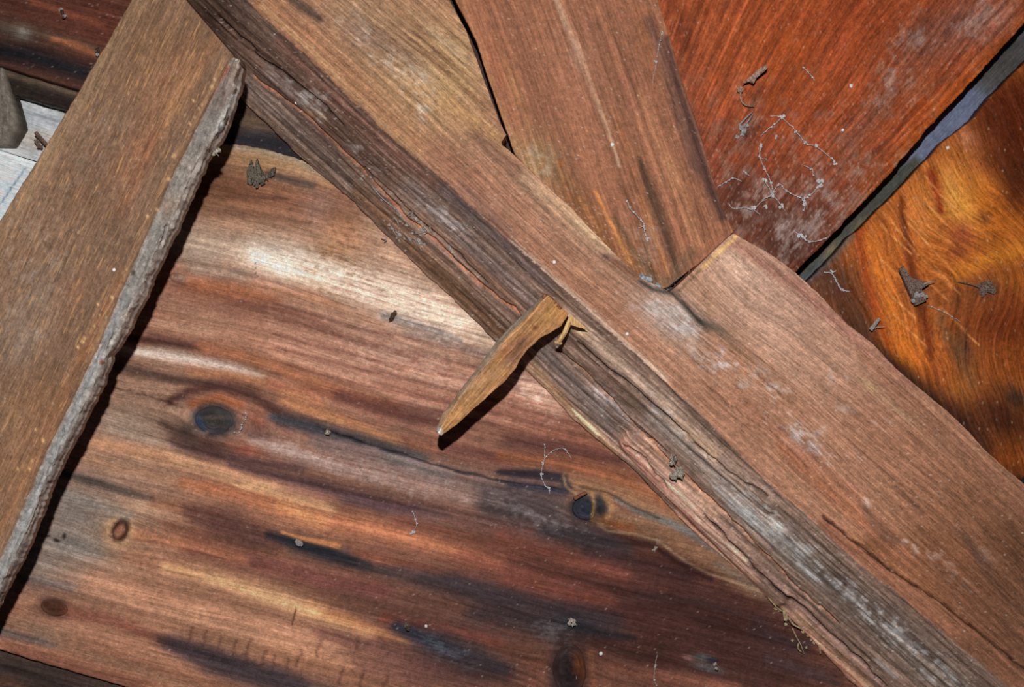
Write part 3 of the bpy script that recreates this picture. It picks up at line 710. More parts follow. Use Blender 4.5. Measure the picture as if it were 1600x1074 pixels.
def flow_B(X, Y, U, V):
    cx, cy = 1575.0, 430.0
    r = np.hypot((X - cx) / 1.5, Y - cy)
    w = 0.06 * np.exp(-(r / 90.0) ** 2)
    lin = (X * 0.93 - Y * 0.36)
    rad = r * 1.2
    return (X * 0.36 + Y * 0.93), lin * (1 - w) + rad * w + 10 * sn(X / 60.0, Y / 90.0, 6, 2)
def paint_B(P):
    s, b, c = P.s, P.b, P.crack
    b(1420, 430, 70, 130, -20, (176, 98, 42), .9); b(1500, 300, 70, 60, -20, (186, 116, 52), .9); b(1560, 330, 50, 60, 10, (176, 98, 34), .8)
    b(1320, 470, 50, 70, -30, (96, 56, 36), .95); b(1290, 440, 30, 40, -30, (86, 54, 40), .9); b(1340, 520, 30, 40, -40, (70, 46, 34), .8)
    s([(1340, 350), (1352, 420), (1375, 500), (1395, 560)], [9, 9, 9, 8], (138, 58, 26), .85, k=.3); s([(1362, 380), (1385, 470), (1420, 560), (1440, 610)], [14, 18, 20, 16], (196, 112, 44), .8, k=.4)
    s([(1408, 310), (1416, 370), (1428, 430), (1445, 500), (1455, 560)], [5, 6, 9, 9, 6], (96, 44, 24), .85, k=.3); s([(1455, 270), (1466, 300), (1470, 330)], [7, 8, 5], (128, 48, 24), .85, k=.2)
    b(1488, 300, 12, 36, -15, (206, 150, 76), .7); b(1510, 330, 20, 40, -20, (202, 138, 62), .7); b(1440, 330, 20, 40, -10, (192, 118, 60), .6)
    b(1505, 365, 22, 18, 20, (150, 76, 50), .8, 2, .5); b(1498, 395, 14, 8, 0, (108, 56, 40), .7)
    b(1585, 195, 66, 84, 20, (88, 42, 26), .98, 6, .3); b(1590, 290, 24, 40, 0, (84, 42, 26), .9, 2, .4); b(1590, 270, 26, 40, 0, (84, 44, 28), .9); b(1520, 230, 30, 30, -40, (150, 88, 50), .7); b(1510, 215, 14, 14, 0, (176, 120, 96), .6)
    s([(1500, 430), (1560, 400), (1610, 385)], 14, (186, 116, 42), .7); s([(1530, 450), (1600, 440)], 10, (170, 100, 36), .6)
    b(1575, 505, 84, 54, 0, (104, 50, 28), .98, 2, .5); b(1500, 470, 40, 26, 10, (120, 68, 40), .8); b(1600, 570, 60, 30, 0, (126, 66, 32), .8)
    s([(1470, 500), (1500, 560), (1520, 600)], [10, 12, 10], (108, 78, 56), .6); b(1510, 545, 14, 30, -20, (74, 52, 42), .7)
    b(1420, 575, 26, 50, -30, (190, 106, 36), .9); b(1500, 610, 26, 20, 20, (178, 112, 50), .85); b(1465, 590, 30, 20, 30, (136, 70, 34), .7)
    s([(1362, 545), (1410, 585), (1450, 622), (1496, 660), (1550, 715), (1610, 765)], [14, 16, 20, 24, 24, 20], (46, 32, 28), .9, k=.25)
    b(1565, 655, 80, 44, 20, (70, 40, 30), .95); b(1590, 620, 24, 14, 30, (52, 42, 38), .8); b(1575, 720, 34, 26, 30, (128, 66, 30), .8); b(1500, 670, 24, 20, 30, (64, 40, 32), .8)
    b(1435, 455, 26, 22, 30, (84, 52, 38), .6); b(1540, 340, 10, 9, 0, (96, 58, 38), .8); b(1555, 372, 12, 10, 0, (120, 70, 34), .5); b(1545, 452, 22, 16, 0, (78, 50, 42), .7)
    s([(1330, 368), (1300, 402), (1262, 438)], 7, (88, 84, 84), .75, k=.2)
    for (x0, y0, x1, y1) in [(1380, 330, 1435, 400), (1375, 350, 1425, 398), (1440, 310, 1480, 352), (1420, 350, 1490, 425), (1438, 345, 1486, 380), (1375, 405, 1412, 440), (1385, 455, 1430, 498), (1440, 405, 1490, 452), (1450, 440, 1482, 470), (1395, 490, 1450, 545), (1470, 480, 1530, 540), (1460, 415, 1500, 460), (1412, 330, 1450, 372), (1445, 275, 1482, 318)]:
        s([(x0, y0), (x1, y1)], 1.3, (220, 154, 92), .55, k=.05)
    P.bands(150, 5, .13, 1, (1, 1.15, 1.3)); P.bands(60, 2.4, .08, 2); P.dust(.015, (180, 168, 150), 1)
gB = (0.676, -0.737)
Bp = timber('plank', M_roof, [[(1200, 500), (1262, 440), (1300, 403), (1330, 368), (1350, 353), (1375, 325), (1400, 303), (1437, 262), (1475, 222), (1522, 185), (1550, 150), (1600, 100), (1700, 0)],
                             [(1500, 850), (1560, 790), (1800, 530)]], [0.0, 0.0], gB, paint_B, t0=455, t1=1075, step=2.6, sat=.97, contrast=1.08, base=(150, 84, 40), back=[-0.022, -0.022], parent=wall_r, flow=flow_B, seed=33, rough_edge=[1.2, 0])
tag(Bp, 'figured amber board with dark knot at the right edge')

def paint_slate(P):
    P.b(1560, 90, 60, 60, -45, (74, 72, 68), .95, 6, .2); P.s([(1250, 420), (1330, 345), (1400, 285), (1430, 255)], [22, 24, 22, 10], (70, 70, 64), .95, 4, .3); P.b(1300, 392, 18, 10, -45, (128, 112, 84), .7); P.b(1345, 350, 16, 8, -45, (100, 92, 70), .7)
    P.bands(60, 6, .08, 1)
sl = timber('outer_board', M_pale, [[(1150, 430), (1650, -60)], [(1300, 530), (1750, 90)]], [-0.026, -0.026], (0.70, -0.714), paint_slate, step=3, sat=1.0, base=(98, 104, 124), back=[-0.045, -0.045], parent=wall_r, seed=35)
sl['label'] = 'blue-grey outer cladding seen through the gap'

def paint_dark(P):
    P.bands(90, 5, .2, 1)
dk = timber('plank', M_wall, [[(560, -120), (900, 420)], [(700, -180), (1010, 310)]], [0.004, 0.004], (0.53, 0.848), paint_dark, step=4, base=(64, 42, 34), back=[-0.02, -0.02], parent=wall_r, seed=36)  # backing added behind the slit so that it stays dark
tag(dk, 'added dark backing that keeps the slit beside the brace black')
# ---------------------------------------------------------------- diagonal beam
beam = empty('diagonal_beam', tuple(unproj(800, 470, 0.03))); tag(beam, 'thick hewn diagonal beam crossing the whole picture, pegged and split', 'beam')
gBm = (0.745, 0.667)
L_r = [(120, -105), (250, 22), (330, 105), (375, 152), (400, 178), (425, 201), (462, 238), (500, 270), (545, 309), (575, 338), (615, 378), (635, 398), (665, 428), (705, 463), (740, 498), (772, 530), (800, 556), (825, 580), (852, 608),
       (897, 656), (935, 688), (968, 714), (990, 733), (1050, 796), (1089, 837), (1132, 874), (1170, 908), (1200, 935), (1222, 953), (1255, 986), (1290, 1023), (1325, 1060), (1400, 1130), (1480, 1200), (1750, 1440)]
A_r = [(260, -130), (360, -30), (400, 14), (430, 42), (462, 72), (522, 130), (580, 185), (625, 227), (670, 265), (692, 281), (750, 334), (800, 380), (850, 423), (900, 468), (940, 505), (970, 534), (1025, 583), (1080, 631), (1110, 662), (1190, 745),
       (1285, 826), (1325, 866), (1418, 940), (1490, 1002), (1550, 1050), (1640, 1128), (1700, 1180), (1900, 1356)]
U_r = [(560, -330), (640, -130), (685, -40), (702, 0), (727, 46), (755, 122), (780, 190), (792, 212), (781, 223), (802, 241), (850, 287), (890, 322), (925, 360), (962, 398), (1000, 434), (1047, 457), (1145, 364), (1200, 395), (1245, 428),
       (1285, 465), (1320, 503), (1362, 537), (1405, 581), (1450, 618), (1495, 656), (1547, 711), (1600, 757), (1700, 850), (1830, 965), (1960, 1080)]
def paint_beam(P):
    s, b, c = P.s, P.b, P.crack
    b(1230, 500, 190, 90, 42, (184, 140, 114), .9); b(930, 420, 160, 60, 42, (170, 122, 94), .8); b(1420, 720, 170, 80, 42, (154, 104, 76), .8); b(1540, 880, 160, 90, 42, (122, 78, 52), .9); b(600, 80, 160, 80, 42, (164, 120, 82), .8)
    # ---- front face, upper end
    s([(380, -20), (470, 60), (560, 150), (650, 230)], [20, 30, 34, 26], (160, 104, 68), .9); b(690, 110, 90, 90, 40, (180, 138, 88), .9); b(600, 40, 90, 50, 40, (158, 116, 80), .9)
    s([(410, 10), (500, 92), (580, 178), (660, 250)], 7, (188, 138, 92), .7, k=.3); b(570, 55, 50, 26, 40, (136, 102, 84), .7); b(640, 90, 50, 14, 42, (146, 116, 92), .7)
    P.powder(658, 165, 36, 22, 45, (204, 184, 168), .85, 4, .38); P.powder(610, 110, 60, 14, 40, (196, 172, 152), .7, 4, .40); P.powder(570, 50, 60, 30, 40, (180, 158, 142), .5, 4); P.powder(660, 125, 60, 14, 40, (190, 168, 148), .6, 4); b(700, 70, 50, 8, 40, (186, 156, 122), .6)
    s([(440, -15), (470, 8), (500, 30)], [6, 8, 5], (84, 66, 56), .9, k=.2); s([(700, 160), (760, 205), (790, 235)], [12, 14, 10], (178, 128, 76), .7)
    s([(740, 210), (800, 262), (850, 320)], [10, 16, 10], (126, 86, 66), .7)
    for i in range(14):
        rs = random.Random(i); x = rs.uniform(560, 760); y = (x - 560) * .75 + rs.uniform(-40, 30)
        s([(x, y), (x + 50, y + 40)], 1.8, (120, 74, 46), .5, k=.2)
    # ---- front face, middle
    s([(690, 240), (800, 345), (900, 435), (1000, 530)], [20, 30, 34, 30], (164, 106, 76), .9); s([(820, 280), (900, 345), (970, 410)], [14, 18, 14], (184, 142, 106), .85); s([(900, 345), (960, 395)], 8, (194, 156, 118), .6)
    s([(720, 262), (800, 330), (880, 400)], 10, (150, 98, 70), .7); s([(760, 300), (860, 385), (940, 460)], 7, (178, 126, 96), .6); s([(720, 290), (800, 365)], 10, (134, 92, 78), .6)
    s([(900, 430), (960, 480), (1040, 550)], [12, 14, 10], (178, 118, 84), .7); s([(800, 378), (880, 447), (960, 522), (1040, 592)], 5, (196, 168, 144), .75, k=.2)
    s([(945, 400), (985, 425), (1000, 432)], [4, 7, 4], (108, 72, 62), .85, k=.1); s([(960, 412), (995, 432)], 8, (142, 90, 62), .7, k=.1)
    b(1050, 495, 56, 34, 32, (190, 168, 158), .85); P.powder(1040, 480, 56, 30, 25, (198, 186, 182), .85, 5, .36); P.powder(1075, 505, 40, 26, 40, (200, 188, 184), .8, 5, .36)
    s([(1000, 440), (1020, 452), (1048, 458)], [3, 4, 4], (70, 66, 64), .85, k=.1)
    # ---- front face, broad end right of the brace
    b(1160, 430, 70, 50, 40, (192, 146, 120), .95); b(1130, 400, 30, 16, 40, (196, 152, 124), .7); b(1170, 420, 40, 12, 40, (206, 166, 140), .6); b(1240, 500, 80, 60, 40, (188, 140, 116), .9)
    b(1300, 560, 80, 60, 40, (178, 128, 100), .9); s([(1150, 380), (1240, 440), (1330, 525), (1420, 600)], [8, 11, 12, 12], (156, 100, 80), .8); s([(1100, 450), (1110, 490)], 12, (168, 122, 90), .7)
    b(1110, 512, 22, 9, 30, (100, 92, 78), .9, 2, .3); b(1130, 522, 24, 8, 35, (112, 98, 78), .7); s([(1052, 458), (1080, 490), (1105, 514)], [4, 5, 7], (84, 74, 64), .85, k=.1); s([(1140, 540), (1200, 590), (1240, 625)], [5, 7, 5], (112, 82, 60), .75, k=.3)
    s([(1110, 525), (1170, 570), (1260, 650), (1340, 720)], [14, 20, 22, 18], (172, 116, 84), .7)
    for x, y, r in [(1120, 575, 20), (1095, 560, 16), (1140, 560, 12), (1205, 598, 20), (1190, 640, 14), (1235, 665, 16), (1270, 690, 22), (1290, 712, 16), (1245, 690, 14), (1160, 600, 12), (1205, 660, 16), (1320, 640, 9), (1390, 660, 9), (1366, 663, 7), (1380, 675, 7), (1460, 693, 7), (1340, 710, 10), (1475, 775, 8), (1355, 785, 8), (1310, 595, 10)]:
        P.powder(x, y, r * 1.9, r * 1.0, 42, (196, 180, 176), .8, 4.2, .40)
    s([(1150, 620), (1260, 715), (1340, 780)], [10, 14, 10], (160, 98, 70), .7); s([(1220, 700), (1330, 800), (1420, 870)], [10, 16, 16], (156, 90, 58), .8)
    b(1420, 700, 130, 60, 42, (152, 98, 70), .85); b(1530, 800, 100, 60, 42, (128, 80, 54), .9); b(1590, 860, 60, 60, 42, (106, 66, 44), .9); b(1480, 880, 90, 50, 42, (128, 76, 48), .9)
    s([(1350, 560), (1450, 650), (1550, 740), (1620, 800)], 10, (148, 94, 68), .7); b(1360, 605, 16, 5, 42, (196, 160, 104), .7); b(1400, 640, 40, 6, 42, (164, 122, 88), .7)
    s([(1400, 760), (1440, 800)], [5, 4], (96, 60, 44), .6); s([(1350, 800), (1380, 840), (1400, 850)], [8, 9, 6], (96, 66, 54), .6)
    P.powder(1425, 850, 22, 12, 42, (190, 174, 170), .8, 4, .36); P.powder(1475, 882, 60, 20, 42, (166, 142, 134), .7, 3.5); P.powder(1535, 872, 26, 14, 50, (156, 134, 128), .6, 3.5); s([(1500, 830), (1560, 920), (1600, 960)], [7, 9, 7], (84, 56, 46), .6)
    s([(1290, 820), (1380, 900), (1480, 980), (1600, 1070)], [10, 14, 16, 18], (142, 84, 58), .8); s([(1330, 835), (1420, 900), (1520, 970)], [6, 7, 6], (176, 112, 62), .6, k=.3); s([(1360, 850), (1460, 920), (1600, 1020)], [14, 18, 20], (124, 70, 42), .7)
    b(1560, 1000, 60, 34, 42, (110, 68, 48), .8)
    s([(1152, 368), (1120, 397), (1096, 421)], 3.2, (214, 162, 92), .95, 4, .05); s([(1096, 421), (1060, 455)], 2.2, (120, 92, 66), .7, 4, .05)
    b(1560, 1010, 90, 50, 42, (108, 68, 48), .85); b(1600, 900, 70, 80, 42, (100, 62, 42), .8); b(1500, 950, 70, 26, 42, (120, 74, 50), .6)
    P.rings(1230, 650, 180, 70, 42, 11.0, (128, 78, 56), .5, 1); P.rings(700, 90, 150, 70, 42, 8.0, (118, 78, 48), .5, 2); P.rings(1450, 760, 200, 90, 42, 10.0, (108, 66, 44), .4, 3); P.rings(900, 400, 160, 50, 42, 8.0, (128, 78, 56), .5, 4)
    # ---- dark lower face
    n = (-0.667, 0.745)
    lowface = P.lowmask
    P.C[lowface] = np.array((98, 76, 64))
    b(330, 30, 70, 50, 42, (52, 38, 32), .95, 2, .3); s([(370, 60), (440, 120), (520, 200), (600, 270)], [26, 30, 30, 26], (74, 54, 45), .85, k=.3)
    s([(440, 70), (520, 150), (600, 225), (680, 290)], [12, 14, 14, 12], (92, 62, 52), .85, k=.3); s([(385, 130), (440, 180), (500, 235), (560, 300)], [12, 14, 14, 12], (84, 72, 66), .7, k=.5)
    s([(420, 110), (480, 165)], [10, 8], (100, 86, 80), .7); b(500, 180, 14, 4, 50, (150, 126, 100), .6); b(482, 176, 8, 4, 50, (138, 92, 60), .7)
    s([(560, 300), (640, 380), (740, 480), (790, 530)], [10, 14, 16, 12], (94, 66, 48), .85, k=.4); s([(640, 290), (720, 370), (800, 440), (850, 490)], [14, 16, 16, 12], (98, 82, 78), .7)
    s([(690, 295), (780, 375), (860, 450)], [8, 9, 8], (88, 74, 74), .7, k=.4); s([(660, 340), (760, 430), (820, 490)], 7, (112, 80, 62), .7)
    s([(880, 480), (960, 560), (1040, 630), (1100, 690)], [10, 14, 16, 14], (128, 104, 88), .85); b(905, 512, 18, 6, 40, (176, 136, 94), .8, 3, .2); s([(850, 545), (900, 600), (950, 660)], [18, 20, 18], (98, 84, 78), .9); s([(880, 560), (940, 620), (1000, 680)], [8, 9, 9], (124, 96, 84), .7)
    s([(830, 572), (860, 605), (910, 660), (960, 706)], [9, 9, 9, 8], (120, 90, 64), .85, k=.2); s([(895, 640), (935, 680)], [2, 2], (178, 144, 108), .7, k=.1); b(965, 640, 24, 8, 42, (84, 78, 80), .7)
    s([(985, 685), (1040, 745), (1100, 810), (1180, 890)], [14, 16, 16, 14], (146, 108, 90), .9, k=.3); s([(975, 690), (1040, 760), (1090, 820)], [6, 7, 6], (134, 84, 70), .8, k=.2); s([(1010, 690), (1060, 735), (1120, 800)], 7, (160, 116, 90), .6, k=.4)
    s([(1020, 650), (1100, 720), (1180, 800), (1260, 870)], [14, 18, 20, 18], (130, 114, 104), .9); s([(1100, 690), (1180, 770), (1260, 850)], [9, 12, 12], (116, 92, 78), .7); s([(1060, 660), (1120, 710)], 8, (142, 110, 82), .7)
    s([(1150, 790), (1220, 850), (1290, 915)], [10, 12, 10], (138, 136, 134), .75); s([(1120, 760), (1180, 815)], 6, (132, 128, 124), .6)
    s([(1230, 850), (1320, 930), (1420, 1010), (1500, 1080)], [22, 28, 30, 30], (84, 72, 64), .9, k=.5); s([(1300, 900), (1390, 960), (1470, 1030)], [8, 10, 10], (70, 58, 52), .7)
    for x, y, rr in [(1180, 790, 50), (1250, 860, 50), (1330, 930, 44), (1400, 990, 50), (1470, 1045, 40), (1050, 660, 40), (940, 620, 30), (700, 350, 50), (480, 150, 40), (560, 240, 30)]: P.powder(x, y, rr * 1.3, rr * .5, 44, (150, 148, 148), .6, 3.4, .44)
    for x0, y0, l in [(1215, 835, 50), (1245, 880, 40), (1260, 890, 30), (1330, 935, 34), (1345, 955, 30), (1400, 985, 40), (1465, 1035, 40), (1440, 1050, 30), (1290, 900, 30), (1370, 1030, 40), (1385, 975, 26), (1430, 1005, 24)]:
        s([(x0, y0), (x0 + l * .72, y0 + l * .7)], [3, 3], (146, 148, 152), .45, k=.6)
    s([(1060, 815), (1130, 880), (1200, 945), (1280, 1010), (1350, 1080)], [12, 14, 14, 14, 14], (134, 86, 66), .9, k=.3); s([(1080, 830), (1160, 900), (1240, 975)], 5, (158, 108, 84), .7, k=.3); s([(1250, 960), (1320, 1030), (1360, 1075)], [8, 9, 9], (136, 100, 74), .7)
    s([(1180, 880), (1280, 975), (1380, 1070)], [7, 8, 8], (112, 84, 74), .8)
    P.bands(520, 6, .12, 1); P.bands(300, 2.8, .13, 2, (1, 1.05, 1.1), 2); P.bands(70, 40, .06, 3)
    lf = lowface; P.C[lf] *= 1.12
    st = sn(P.U / 130.0, P.V / 2.4, 401, 2); P.C[lf] *= (1 + .34 * st[lf])[:, None]
    P.disp[lf] += .0010 * sn(P.U / 120.0, P.V / 3.6, 402, 2)[lf] + .0010 * sn(P.U / 60.0, P.V / 9.0, 403, 2)[lf]
    # stepped splintered layers of the lower face
    P.ridge([(985, 692), (1050, 760), (1130, 840), (1220, 930)], [15, 17, 17, 15], .005, 6, .15); P.ridge([(880, 500), (960, 575), (1060, 665), (1200, 790)], [12, 14, 14, 12], .003, 5, .2)
    # splits
    og = (156, 82, 46)
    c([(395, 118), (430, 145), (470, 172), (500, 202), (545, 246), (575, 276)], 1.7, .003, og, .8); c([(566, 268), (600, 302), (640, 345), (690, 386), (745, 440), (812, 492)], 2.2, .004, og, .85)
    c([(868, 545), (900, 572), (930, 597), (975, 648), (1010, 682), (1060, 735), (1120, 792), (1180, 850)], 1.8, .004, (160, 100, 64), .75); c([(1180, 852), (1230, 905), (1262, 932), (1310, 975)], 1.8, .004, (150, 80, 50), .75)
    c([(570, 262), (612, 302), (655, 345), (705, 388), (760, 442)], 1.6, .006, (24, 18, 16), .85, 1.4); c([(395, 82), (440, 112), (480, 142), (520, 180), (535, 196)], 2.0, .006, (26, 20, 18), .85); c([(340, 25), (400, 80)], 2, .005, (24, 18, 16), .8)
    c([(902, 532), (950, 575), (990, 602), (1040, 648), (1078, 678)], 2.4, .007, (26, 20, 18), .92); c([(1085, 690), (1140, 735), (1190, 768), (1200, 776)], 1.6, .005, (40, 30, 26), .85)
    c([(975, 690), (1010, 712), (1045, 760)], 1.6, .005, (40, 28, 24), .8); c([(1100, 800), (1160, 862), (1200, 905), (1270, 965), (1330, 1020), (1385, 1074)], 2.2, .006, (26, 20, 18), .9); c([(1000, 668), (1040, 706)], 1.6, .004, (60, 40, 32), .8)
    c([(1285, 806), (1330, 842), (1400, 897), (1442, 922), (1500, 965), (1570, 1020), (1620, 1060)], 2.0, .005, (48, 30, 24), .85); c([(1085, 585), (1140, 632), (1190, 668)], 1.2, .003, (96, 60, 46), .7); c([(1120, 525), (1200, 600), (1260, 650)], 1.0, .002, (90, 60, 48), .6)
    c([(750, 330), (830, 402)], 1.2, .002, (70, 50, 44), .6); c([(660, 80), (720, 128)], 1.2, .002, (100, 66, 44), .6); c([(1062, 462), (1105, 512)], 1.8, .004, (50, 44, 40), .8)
    P.dust(.014, (196, 184, 176), 2); P.dust(.012, (180, 172, 168), 3, region=lf)
    nearU = (P.X > 440) & (P.Y < 330)
    P.dust(.02, (198, 182, 164), 5, region=nearU, a=.5)
# the mask of the dark face is known from the rails: everything on the lower-left side of the arris
_tA, _vA = rail_tv(A_r, gBm)
def beam_paint(P):
    gl = math.hypot(*gBm); g = (gBm[0] / gl, gBm[1] / gl); n = (-g[1], g[0])
    U = P.X * g[0] + P.Y * g[1]; V = P.X * n[0] + P.Y * n[1]
    wob = 2.0 * sn(U / 30.0, U * 0 + 2.2, 19, 3)
    P.lowmask = V > np.interp(U, _tA, _vA) + wob + .5
    paint_beam(P)
def flow_beam(X, Y, U, V):
    GV = V.copy()
    for x, y, a, b, h in ((1230, 650, 150, 45, 16), (1150, 470, 90, 40, -14), (650, 120, 110, 40, 12), (1480, 800, 160, 50, 14), (900, 370, 120, 40, -8)):
        du = U - (x * .745 + y * .667); dv = V - (-x * .667 + y * .745)
        GV = GV + h * np.exp(-(du / a) ** 2 - (dv / b) ** 2)
    return U, GV + 4 * sn(U / 160.0, V / 70.0, 8, 2)
bm = timber('beam_body', M_beam, [L_r, A_r, U_r], [0.006, 0.108, 0.085], gBm, beam_paint, t0=40, t1=1985, step=2.3, clip=280.0, base=(164, 110, 80),
            flow=flow_beam, contrast=1.06, back=[-0.004, 0.044], seed=41, rough_edge=[1.2, .9, .9], relief=.0007, relief_scale=(200, 9))
adopt(bm, beam)

# ---------------------------------------------------------------- brace
def paint_brace(P):
    s, b, c = P.s, P.b, P.crack
    s([(716, -20), (745, 60), (778, 160), (808, 240)], [6, 7, 7, 8], (184, 134, 88), .85, k=.2); s([(730, 0), (765, 90), (800, 190)], [10, 9, 8], (148, 92, 66), .7)
    b(790, 40, 40, 80, -15, (156, 100, 72), .9); b(780, 100, 14, 40, -18, (150, 90, 62), .7); b(840, 250, 34, 44, -25, (152, 118, 78), .9); b(880, 290, 20, 40, -30, (146, 108, 70), .7); b(800, 130, 10, 50, -20, (172, 122, 80), .6)
    s([(862, -20), (885, 40), (905, 80), (925, 140), (950, 200), (968, 260)], [4, 6, 5, 4, 3, 2], (206, 180, 152), .75, k=.2); s([(900, 90), (935, 160), (960, 230)], 4, (184, 140, 104), .6, k=.3)
    b(910, 100, 60, 120, -18, (156, 102, 76), .6); b(985, 100, 30, 110, -15, (136, 86, 62), .8); b(1010, 60, 12, 60, -14, (150, 92, 60), .7)
    s([(1015, 30), (1040, 100), (1062, 180), (1090, 270)], [7, 9, 10, 10], (108, 74, 64), .75, k=.4); s([(1040, 60), (1062, 140), (1085, 210), (1108, 290), (1130, 340)], [5, 6, 8, 9, 8], (84, 56, 50), .9, k=.15)
    s([(1000, 150), (1030, 230), (1060, 310), (1090, 380)], [9, 9, 9, 8], (166, 110, 76), .75); s([(960, 180), (990, 260), (1020, 340)], [8, 8, 7], (152, 96, 64), .7)
    s([(1000, 250), (1020, 310), (1045, 380), (1060, 430)], [4, 10, 9, 5], (88, 62, 46), .85, k=.4); s([(1040, 250), (1075, 330), (1100, 380)], [8, 9, 8], (170, 116, 78), .6)
    s([(890, 300), (940, 370), (1000, 425), (1040, 450)], [20, 24, 18, 10], (140, 88, 52), .85); s([(930, 300), (955, 350), (985, 410)], 3, (196, 126, 56), .75, k=.3); s([(905, 310), (935, 360)], 3, (184, 118, 56), .6, k=.3); s([(1000, 310), (1030, 390), (1045, 430)], 3, (186, 116, 58), .6, k=.3)
    s([(960, 340), (990, 390), (1020, 430)], 5, (96, 74, 50), .7); s([(975, 290), (1000, 350), (1015, 420)], 4, (120, 76, 48), .7); s([(1060, 300), (1100, 370)], 5, (132, 84, 60), .6)
    s([(1080, 395), (1050, 440), (1020, 440)], [10, 12, 10], (110, 84, 62), .6, k=.2)
    b(876, 256, 3, 5, 0, (170, 84, 30), .9, 3, 0); b(935, 40, 6, 12, -20, (116, 78, 62), .5)
    P.bands(500, 6, .13, 1, (1, 1.05, 1.1)); P.bands(260, 2.8, .12, 2, (1, 1.05, 1.1), 2)
    # dust lying along the joint with the beam
    d = np.abs((P.Y - 240) - (P.X - 805) * .88)
    P.dust(.10, (204, 190, 172), 2, region=(d < 26)); P.dust(.014, (206, 196, 190), 3)
    P.powder(850, 255, 50, 30, 40, (178, 164, 148), .5, 3.2); P.powder(900, 90, 26, 60, -20, (176, 150, 134), .35, 3.2); P.powder(1010, 380, 30, 60, -20, (170, 156, 144), .4, 3.0, .46)
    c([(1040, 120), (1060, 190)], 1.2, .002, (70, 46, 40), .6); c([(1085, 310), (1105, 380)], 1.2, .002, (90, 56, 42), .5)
brace_l = [(664, -120), (686, -60), (712, 0), (743, 60), (776, 160), (805, 241), (850, 288), (890, 323), (925, 361), (962, 399), (1000, 435), (1044, 457), (1047, 460)]
brace_r = [(990, -120), (1008, -60), (1028, 0), (1050, 70), (1070, 140), (1090, 195), (1110, 265), (1128, 325), (1146, 362), (1120, 388), (1098, 408), (1080, 420), (1052, 442), (1040, 452)]
gBr = (0.33, 0.944)
brace = timber('brace', M_brace, [brace_r, brace_l], [0.070, 0.070], gBr, paint_brace, t0=130, t1=768, step=2.3, sat=.86, contrast=1.12, base=(150, 96, 68), back=[0.038, 0.038], seed=51, rough_edge=[.5, .8], relief=.0005, relief_scale=(300, 9))
tag(brace, 'sawn brown brace slanting down from the top into the beam notch', 'brace')

# ---------------------------------------------------------------- rafter with bark edge on the left
raf = empty('rafter', tuple(unproj(170, 420, 0.16))); tag(raf, 'broad brown rafter in the foreground on the left with a barky edge', 'rafter')
gR = (0.42, -0.9075)
raf_l = [(-220, 730), (-80, 480), (0, 346), (30, 296), (65, 240), (125, 140), (150, 95), (178, 50), (206, 0), (232, -52)]
raf_r = [(-120, 1120), (-20, 915), (5, 855), (30, 801), (75, 697), (112, 622), (155, 533), (185, 459), (225, 373), (270, 268), (325, 160), (361, 83), (290, 0), (252, -46)]
def paint_raf(P):
    s, b = P.s, P.b
    s([(-40, 430), (60, 262), (160, 100), (215, 10)], [14, 16, 16, 14], (150, 114, 80), .8, k=.5); b(250, 120, 60, 90, 25, (132, 88, 58), .8); b(230, 60, 50, 50, 25, (128, 88, 58), .8)
    s([(200, 260), (260, 130), (300, 60)], [18, 18, 14], (138, 86, 58), .5); s([(230, 250), (300, 110), (340, 60)], [12, 14, 10], (150, 96, 58), .7); s([(190, 330), (240, 220)], [14, 12], (132, 76, 50), .6)
    b(100, 380, 60, 90, 25, (134, 98, 74), .8); b(60, 500, 60, 60, 25, (138, 104, 82), .8); b(30, 540, 30, 40, 25, (140, 118, 104), .6); b(130, 300, 40, 60, 25, (126, 84, 58), .7)
    b(60, 640, 60, 70, 25, (140, 92, 60), .8); b(20, 740, 40, 60, 25, (136, 90, 60), .7); s([(140, 540), (60, 700), (0, 830)], [10, 10, 10], (150, 96, 60), .7); s([(190, 430), (130, 560)], [9, 10], (150, 92, 56), .7)
    P.powder(60, 450, 80, 110, 25, (164, 144, 126), .5, 4.5); P.powder(150, 260, 70, 110, 25, (150, 126, 104), .4, 4.5); P.powder(30, 640, 50, 80, 25, (160, 120, 90), .4, 4.5); P.powder(250, 180, 50, 90, 25, (160, 112, 76), .4, 4.5); b(110, 470, 30, 60, 25, (142, 88, 58), .4); b(200, 250, 24, 60, 25, (146, 88, 56), .4)
    s([(352, 90), (300, 200), (250, 300), (190, 440), (140, 560)], 3, (160, 112, 72), .6, k=.4)
    P.bands(120, 5, .10, 1); P.bands(60, 2.4, .13, 2); P.bands(90, 60, .08, 3)
    rs = np.random.RandomState(8)
    for i in range(26):
        f = rs.rand(); x = 350 - 340 * f - rs.rand() * 26; y = 110 + 700 * f + rs.rand() * 14
        P.b(x, y, 2.2 + rs.rand() * 2, 1.6 + rs.rand(), 60, (224, 170, 100), .8, 3, 0)
    for i in range(40):
        x = rs.uniform(0, 330); y = rs.uniform(20, 700)
        P.b(x, y, 1.6, 3.5, 25, (206, 152, 90), .5, 3, 0)
    P.dust(.012, (188, 176, 160), 1)
o = timber('rafter_body', M_post, [raf_l, raf_r], [0.212, 0.212], gR, paint_raf, t0=-1000, t1=138, step=2.4, base=(128, 92, 68), back=[0.160, 0.160], seed=61, rough_edge=[1.2, .6], relief=.0006)
adopt(o, raf)

